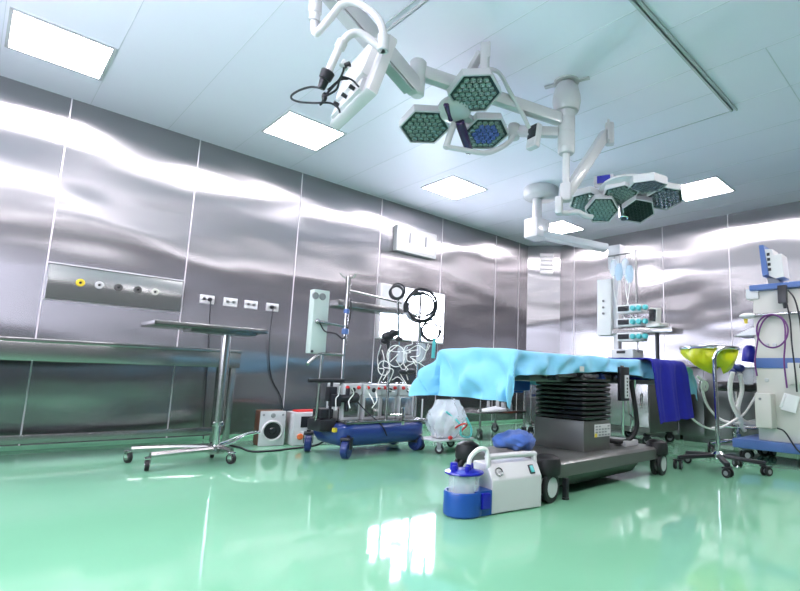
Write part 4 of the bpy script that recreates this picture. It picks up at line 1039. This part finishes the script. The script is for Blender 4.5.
g = G(); g.tube([(rc.x+RR*math.cos(R(18*k)), rc.y+RR*math.sin(R(18*k)), rc.z) for k in range(20)], .011, 8, 3, True); g.out('ring', 'chrome', t)
t = thing('waste_bowl', 'steel bowl lined by the yellow bag and resting in the stand ring', 'bowl', rc)
g = G(); g.rings([[rc+V((r*math.cos(2*PI*k/32), r*math.sin(2*PI*k/32), z)) for k in range(32)] for r, z in ((.05, -.085), (.13, -.07), (.20, -.02), (.22, .012), (.238, .014), (.238, .018), (.215, .018), (.19, -.02), (.12, -.062), (.05, -.075))]); g.out('shell', 'steel', t)
def ybag(s, q):
    a = 2*PI*s; w = 1+.05*math.sin(7*a+5*q)+.03*math.sin(13*a-3*q)
    r = RR*(.93-.06*q-.60*q**3.2)*w
    return rc+V((r*math.cos(a)+.06*q*q, r*math.sin(a)-.03*q, .002-.185*q-.03*math.sin(3*a+1)*q))
g = G(); g.sheet(ybag, 60, 16, .003); yb = tag(recenter(g.out('waste_bag', 'yellow', None, 80)), 'bright yellow bag hung over the bowl stand ring, knotted below', 'bag')
c = rc+V((.11, -.05, -.21))
g = G(); g.sheet(lambda s, q: c+V(((.028+.014*math.sin(q*7))*math.cos(2*PI*s)*(1.1-.2*q)*(1+.2*math.sin(4*PI*s+q*4)), (.028+.014*math.sin(q*7))*math.sin(2*PI*s), .045-.15*q)), 20, 12, .003); g.out('knot', 'yellow', yb, 80)

# ------------------------------------------------------------------ dark stool further back
oc = V((2.98, 5.75, 0))
t = thing('swivel_stool', 'swivel stool with black round seat behind the bowl stand', 'stool', oc)
ss = ony(735, 386, 5.75)
oc = V((ss.x, 5.75, 0)); sr = .30
for k in range(5):
    a = R(20+72*k); e = oc+V((math.cos(a)*sr, math.sin(a)*sr, 0))
    g = G(); armbar(g, oc+V((0, 0, .13)), e+V((0, 0, .09)), .035, .028, .008); g.out('base_arm', 'chrome', t)
    caster(t, e.x, e.y, .034, .045, a+.7, 'rubber', 'dark', 'grey', .085, True)
g = G(); g.cyl(oc+V((0, 0, .11)), oc+V((0, 0, ss.z-.05)), .028, seg=16); g.cyl(oc+V((0, 0, .10)), oc+V((0, 0, .2)), .042, seg=16, bev=.005); g.out('gas_post', 'chrome', t)
g = G(); g.lathe([(.01, ss.z-.055), (.16, ss.z-.055), (.205, ss.z-.035), (.215, ss.z), (.20, ss.z+.035), (.15, ss.z+.045), (.01, ss.z+.045)], oc, (0, 0, 1), 30); g.out('seat', 'dark', t, 50)
g = G(); g.tube([oc+V((.20*math.cos(R(30*k)), .20*math.sin(R(30*k)), .27)) for k in range(12)], .010, 8, 3, True)
for k in range(3): g.cyl(oc+V((.03*math.cos(k*2.1), .03*math.sin(k*2.1), .27)), oc+V((.2*math.cos(k*2.1), .2*math.sin(k*2.1), .27)), .008, seg=8)
g.out('foot_ring', 'chrome', t)

# ------------------------------------------------------------------ ventilator at the right edge
YV = 5.25
def vz(px, py, y=YV): return ony(px, py, y)
a = vz(760, 440); zb_ = .13
x0 = vz(757, 400).x; x1 = x0+.55
bl = vz(734, 437)
t = thing('ventilator', 'white and blue anaesthesia ventilator on wheels at the right edge of the room', 'ventilator', (x0+.25, YV+.3, 0))
g = G(); g.b2((bl.x, YV-.06, .115), (x1+.12, YV+.62, .20), .015); g.out('base_frame', 'bluepl', t)
for x, y in ((bl.x+.09, YV+.02), (x1+.04, YV+.02), (x1+.04, YV+.54), (bl.x+.09, YV+.54)): caster(t, x, y, .05, .045, .8, 'rubber', 'grey', 'greylt', .118, True)
zt_ = vz(760, 291).z
g = G(); g.b2((x0, YV+.0, .20), (x1, YV+.5, zt_), .012); g.out('cabinet', 'ivory', t)
z = vz(757, 358).z; z2 = vz(757, 368).z
g = G(); g.b2((x0-.008, YV-.010, z2), (x1+.008, YV+.51, z), .004); g.out('blue_band', 'bluepl', t)
g = G(); g.b2((x0-.012, YV-.05, zt_), (x1+.02, YV+.53, zt_+.055), .012); g.out('top_tray', 'bluepl', t)
a = vz(746, 289); b = vz(757, 299)
g = G(); g.b2((a.x, YV-.02, b.z), (b.x+.02, YV+.16, a.z), .01); o = g.out('side_module', 'whitepl', t)
g = G(); g.cyl((a.x+.002, YV+.07, (a.z+b.z)/2), (a.x-.012, YV+.07, (a.z+b.z)/2), .03, seg=14); g.out('module_knob', 'grey', o)
zs = vz(760, 315).z
g = G(); g.b2((x0+.03, YV-.07, zs-.012), (x1, YV+.01, zs+.008), .004); g.out('front_rail', 'steel', t)
# gas meter case and paper on the front
a = vz(759, 393); b = vz(777, 428)
g = G(); g.b2((a.x, YV-.14, b.z), (b.x, YV+.002, a.z), .010); o = g.out('absorber_case', 'ivory', t)
g = G(); g.cyl(((a.x+b.x)/2-.02, YV-.141, a.z-.05), ((a.x+b.x)/2-.02, YV-.146, a.z-.05), .012, seg=10); g.out('case_mark', 'grey', o)
g = G(); c = vz(791, 403); g.box(c+V((0, -.03, 0)), (.12, .012, .15), Mx.Rotation(R(14), 3, 'Y'), .003); g.box(c+V((-.05, -.045, .02)), (.02, .02, .13), Mx.Rotation(R(20), 3, 'Y'), .003); g.out('card_holder', 'paper', t)
g = G(); a = vz(789, 363); b = vz(800, 385); g.b2((a.x, YV-.06, b.z), (b.x+.04, YV+.002, a.z), .008); g.out('suction_box', 'ivory', t)
for k, (px, py) in enumerate(((767, 345), (775, 345), (767, 380))):
    c = vz(px, py); g = G(); g.cyl(c+V((0, .004, 0)), c-V((0, .02, 0)), .018, seg=14, bev=.003); g.out('gas_dial', 'greylt', t)
# monitor on top, turned away, keypad side to us
mc = vz(769, 269)
zb2 = zt_+.055
pp = [vz(760.5, 246.5), vz(765, 246), vz(770, 275), vz(764, 277)]
g = G(); g.prism([p-V((0, .05, 0)) for p in pp], V((0, .24, 0))); mo = g.out('monitor_bezel', 'bluepl', t)
pp = [vz(765.5, 250), vz(773, 249.5), vz(774, 256), vz(782, 254), vz(785, 277), vz(776, 279), vz(770, 276)]
g = G(); g.prism([p-V((0, .03, 0)) for p in pp], V((0, .20, 0))); mh = g.out('monitor_housing', 'whitepl', t)
for k in range(4):
    c = vz(769.2+.5*k, 255+5*k)-V((0, .032, 0)); g = G(); g.b2(c-V((.012, .003, .014)), c+V((.012, .004, .014)), .002); g.out('connector', 'dark', mh)
pp = [vz(766, 277), vz(778, 279), vz(781, 288), vz(769, 287)]
g = G(); g.prism([p+V((0, .02, 0)) for p in pp], V((0, .2, 0))); g.out('monitor_foot', 'grey', t)
a = vz(780, 287); b = vz(790, 304)
g = G(); g.b2((a.x, YV-.10, b.z), (b.x, YV-.05, a.z), .006); g.out('power_adapter', 'dark', t)
g = G(); c = vz(787, 306)-V((0, .07, 0)); g.cyl(c+V((0, 0, .02)), c-V((0, 0, .03)), .02, .012, 10); g.out('adapter_plug', 'dark', t)
# work shelf and lamp sticking out to the left
a = vz(736, 335); b = vz(757, 327)
g = G(); g.prism([vz(735, 336)-V((0, .02, 0)), vz(758, 335)-V((0, .02, 0)), vz(758, 327)-V((0, .02, 0)), vz(752, 328)-V((0, .02, 0))], V((0, .36, 0))); g.out('work_shelf', 'white', t)
g = G(); c = vz(748, 316); g.ball(c, .055, (1.4, 1, .55)); g.cyl(c, V((x0+.01, YV+.06, c.z+.02)), .018, seg=10); o = g.out('bellows_dome', 'whitepl', t)
g = G(); g.cyl(c-V((.02, 0, .02)), c-V((.02, 0, .07)), .02, .014, 12); g.out('dome_valve', 'yellowpl', o)
# purple cable loops
def VV(l, dy=-.08): return [vz(px, py, YV+dy) for px, py in l]
g = G(); g.tube(VV([(757, 376), (755, 362), (757, 345), (760, 328), (766, 318), (774, 315), (782, 319), (785, 328), (785, 345), (784, 362), (787, 388)]), .0075, 7, 6); g.out('purple_cable', 'purple', t)
c = vz(772, 331, YV-.09); g = G(); g.tube([c+V((.125*math.cos(R(30*k)), .01*math.sin(R(60*k)), .15*math.sin(R(30*k)))) for k in range(12)], .0075, 7, 4, True); g.out('purple_cable', 'purple', t)
for l in ([(786, 300), (790, 320), (792, 345), (795, 370), (797, 392)], [(788, 290), (795, 300), (800, 322), (802, 350), (800, 368)], [(777, 428), (785, 432), (795, 447), (803, 455)]):
    g = G(); g.tube(VV(l, -.1), .007, 6, 6); g.out('black_cable', 'cable', t)
# breathing hoses
def hose(l, r, d0, d1, name='breathing_hose', m='tube'):
    g = G(); p = smooth_path(T(l, d0, d1), 14); 
    tang = [(p[min(i+1, len(p)-1)]-p[max(i-1, 0)]).normalized() for i in range(len(p))]
    rs = []; u = frame_from(tang[0])[0]
    for i, q in enumerate(p):
        u = (u-tang[i]*u.dot(tang[i])).normalized(); w_ = tang[i].cross(u); rr_ = r*(1.0 if i % 2 else .86)
        rs.append([q+u*(rr_*math.cos(2*PI*k/10))+w_*(rr_*math.sin(2*PI*k/10)) for k in range(10)])
    g.rings(rs); return g.out(name, m, t, 60)
d = 5.05
hose([(733, 372), (730, 385), (732, 402), (740, 418), (750, 424), (758, 423)], .024, d-.1, d)
hose([(740, 374), (742, 390), (738, 408), (741, 424), (745, 431)], .022, d-.05, d)
hose([(758, 392), (752, 402), (744, 414), (733, 421), (722, 427), (712, 428)], .012, d, d-.1)
hose([(705, 382), (703, 392), (709, 408), (722, 420), (740, 423), (756, 420)], .013, d-.1, d)
hose([(681, 385), (684, 402), (692, 418), (705, 427), (716, 430)], .010, d-.3, d-.1)
g = G(); g.tube(T([(697, 376), (702, 380), (707, 384), (706, 390), (702, 388), (703, 380)], d-.2, d-.2), .013, 8, 5); g.out('circuit_tube', 'tube', t)
g = G(); g.ball(at(739, 368, d-.05), .05, (1.1, 1, .8)); g.ball(at(733, 372, d-.05), .035); g.cyl(at(729, 362, d), at(742, 371, d), .02, seg=12); g.out('dark_connector', 'whl_blue', t)
g = G(); c = at(748, 374, d); g.lathe([(.01, -.14), (.045, -.13), (.055, -.08), (.055, .02), (.05, .03), (.01, .035)], c+V((0, 0, .03)), (0, 0, 1), 20); g.out('water_trap', 'film', t)
g = G(); c = at(749, 355, d); g.lathe([(.01, -.07), (.058, -.07), (.062, -.05), (.06, .05), (.04, .09), (.01, .10)], c, (.15, 0, 1), 20); o = g.out('blue_canister', 'lidblue', t)

# slatted vent on the corner panel
vd = V((CXc, RY1-CY, 0)).normalized(); vn = V((vd.y, -vd.x, 0))
r_ = ray(546.5, 264); pt0 = V((0, CY, 0)); k_ = (pt0-CAM).dot(vn)/r_.dot(vn); vc = CAM+r_*k_
t = thing('wall_vent', 'small white slatted vent high on the corner steel panel', 'vent', vc)
rot = Mx((vd, -vn, V((0, 0, 1)))).transposed()
g = G(); g.box(vc+vn*.006, (.22, .008, .36), rot, .002); g.out('vent_plate', 'greylt', t)
for k in range(5):
    g = G(); g.box(vc+vn*.016+V((0, 0, -.145+.0725*k)), (.215, .02, .045), rot, .004); g.out('slat', 'white', t)

# ------------------------------------------------------------------ steel base cabinets along the back wall
cab0 = None
xs = [1.35+.62*k for k in range(5)]
for k, x in enumerate(xs[:4]):
    lab = ['dark steel base cabinet on the back wall nearest the corner, behind the boom', 'dark steel base cabinet second from the corner, behind the dark blue towel', 'dark steel base cabinet third from the corner, behind the bowl stand', 'dark steel base cabinet fourth from the corner, behind the ventilator hoses'][k]
    if cab0 is None:
        cab0 = thing('base_cabinet', lab, 'cabinet', (x+.31, 6.63, 0), 'base cabinets along the back wall')
        g = G(); g.b2((x+.003, 6.36, .06), (x+.617, 6.905, .88), .004); g.b2((x+.02, 6.41, 0), (x+.60, 6.88, .06)); g.out('carcass', 'steel_dk', cab0)
        for s in (0, 1):
            a = x+.012+.299*s
            g = G(); g.b2((a, 6.343, .08), (a+.291, 6.359, .87), .004); d_ = g.out('door', 'steel_dk', cab0)
            hx = a+(.255 if s == 0 else .036)
            g = G(); g.tube([(hx, 6.345, .60), (hx, 6.318, .61), (hx, 6.318, .73), (hx, 6.345, .74)], .006, 8, 4); g.out('handle', 'steel', d_)
    else:
        dup(cab0, (x+.31, 6.63, 0), lab)
g = G(); g.b2((1.33, 6.32, .882), (3.85, 6.905, .915), .004)
single('steel_worktop', g, 'steel', 'long steel worktop over the base cabinets along the back wall', 'worktop')

# ------------------------------------------------------------------ camera and exposure
cd = bpy.data.cameras.new('camera'); cam = bpy.data.objects.new('camera', cd); COL.objects.link(cam)
rm = Mx(((WX.x, -WX.y, -WX.z), (WY.x, -WY.y, -WY.z), (WZ.x, -WZ.y, -WZ.z)))
cam.matrix_world = Mx.Translation(CAM) @ rm.to_4x4()
cd.sensor_fit = 'HORIZONTAL'; cd.sensor_width = 36; cd.lens = FPX/800*36
cd.shift_x = (400-PX)/800; cd.shift_y = (PY-295.5)/800; cd.clip_start = .02
sc = bpy.context.scene; sc.camera = cam
w = bpy.data.worlds.new('world'); sc.world = w; w.use_nodes = True
w.node_tree.nodes['Background'].inputs[0].default_value = (.5, .55, .6, 1); w.node_tree.nodes['Background'].inputs[1].default_value = .2
sc.view_settings.view_transform = 'Standard'; sc.view_settings.look = 'None'; sc.view_settings.gamma = 1
sc.view_settings.use_curve_mapping = False
sc.view_settings.exposure = EXPOSURE
sc.cycles.max_bounces = 10; sc.cycles.transparent_max_bounces = 16; sc.cycles.caustics_reflective = False; sc.cycles.caustics_refractive = False
sc.cycles.sample_clamp_indirect = 6
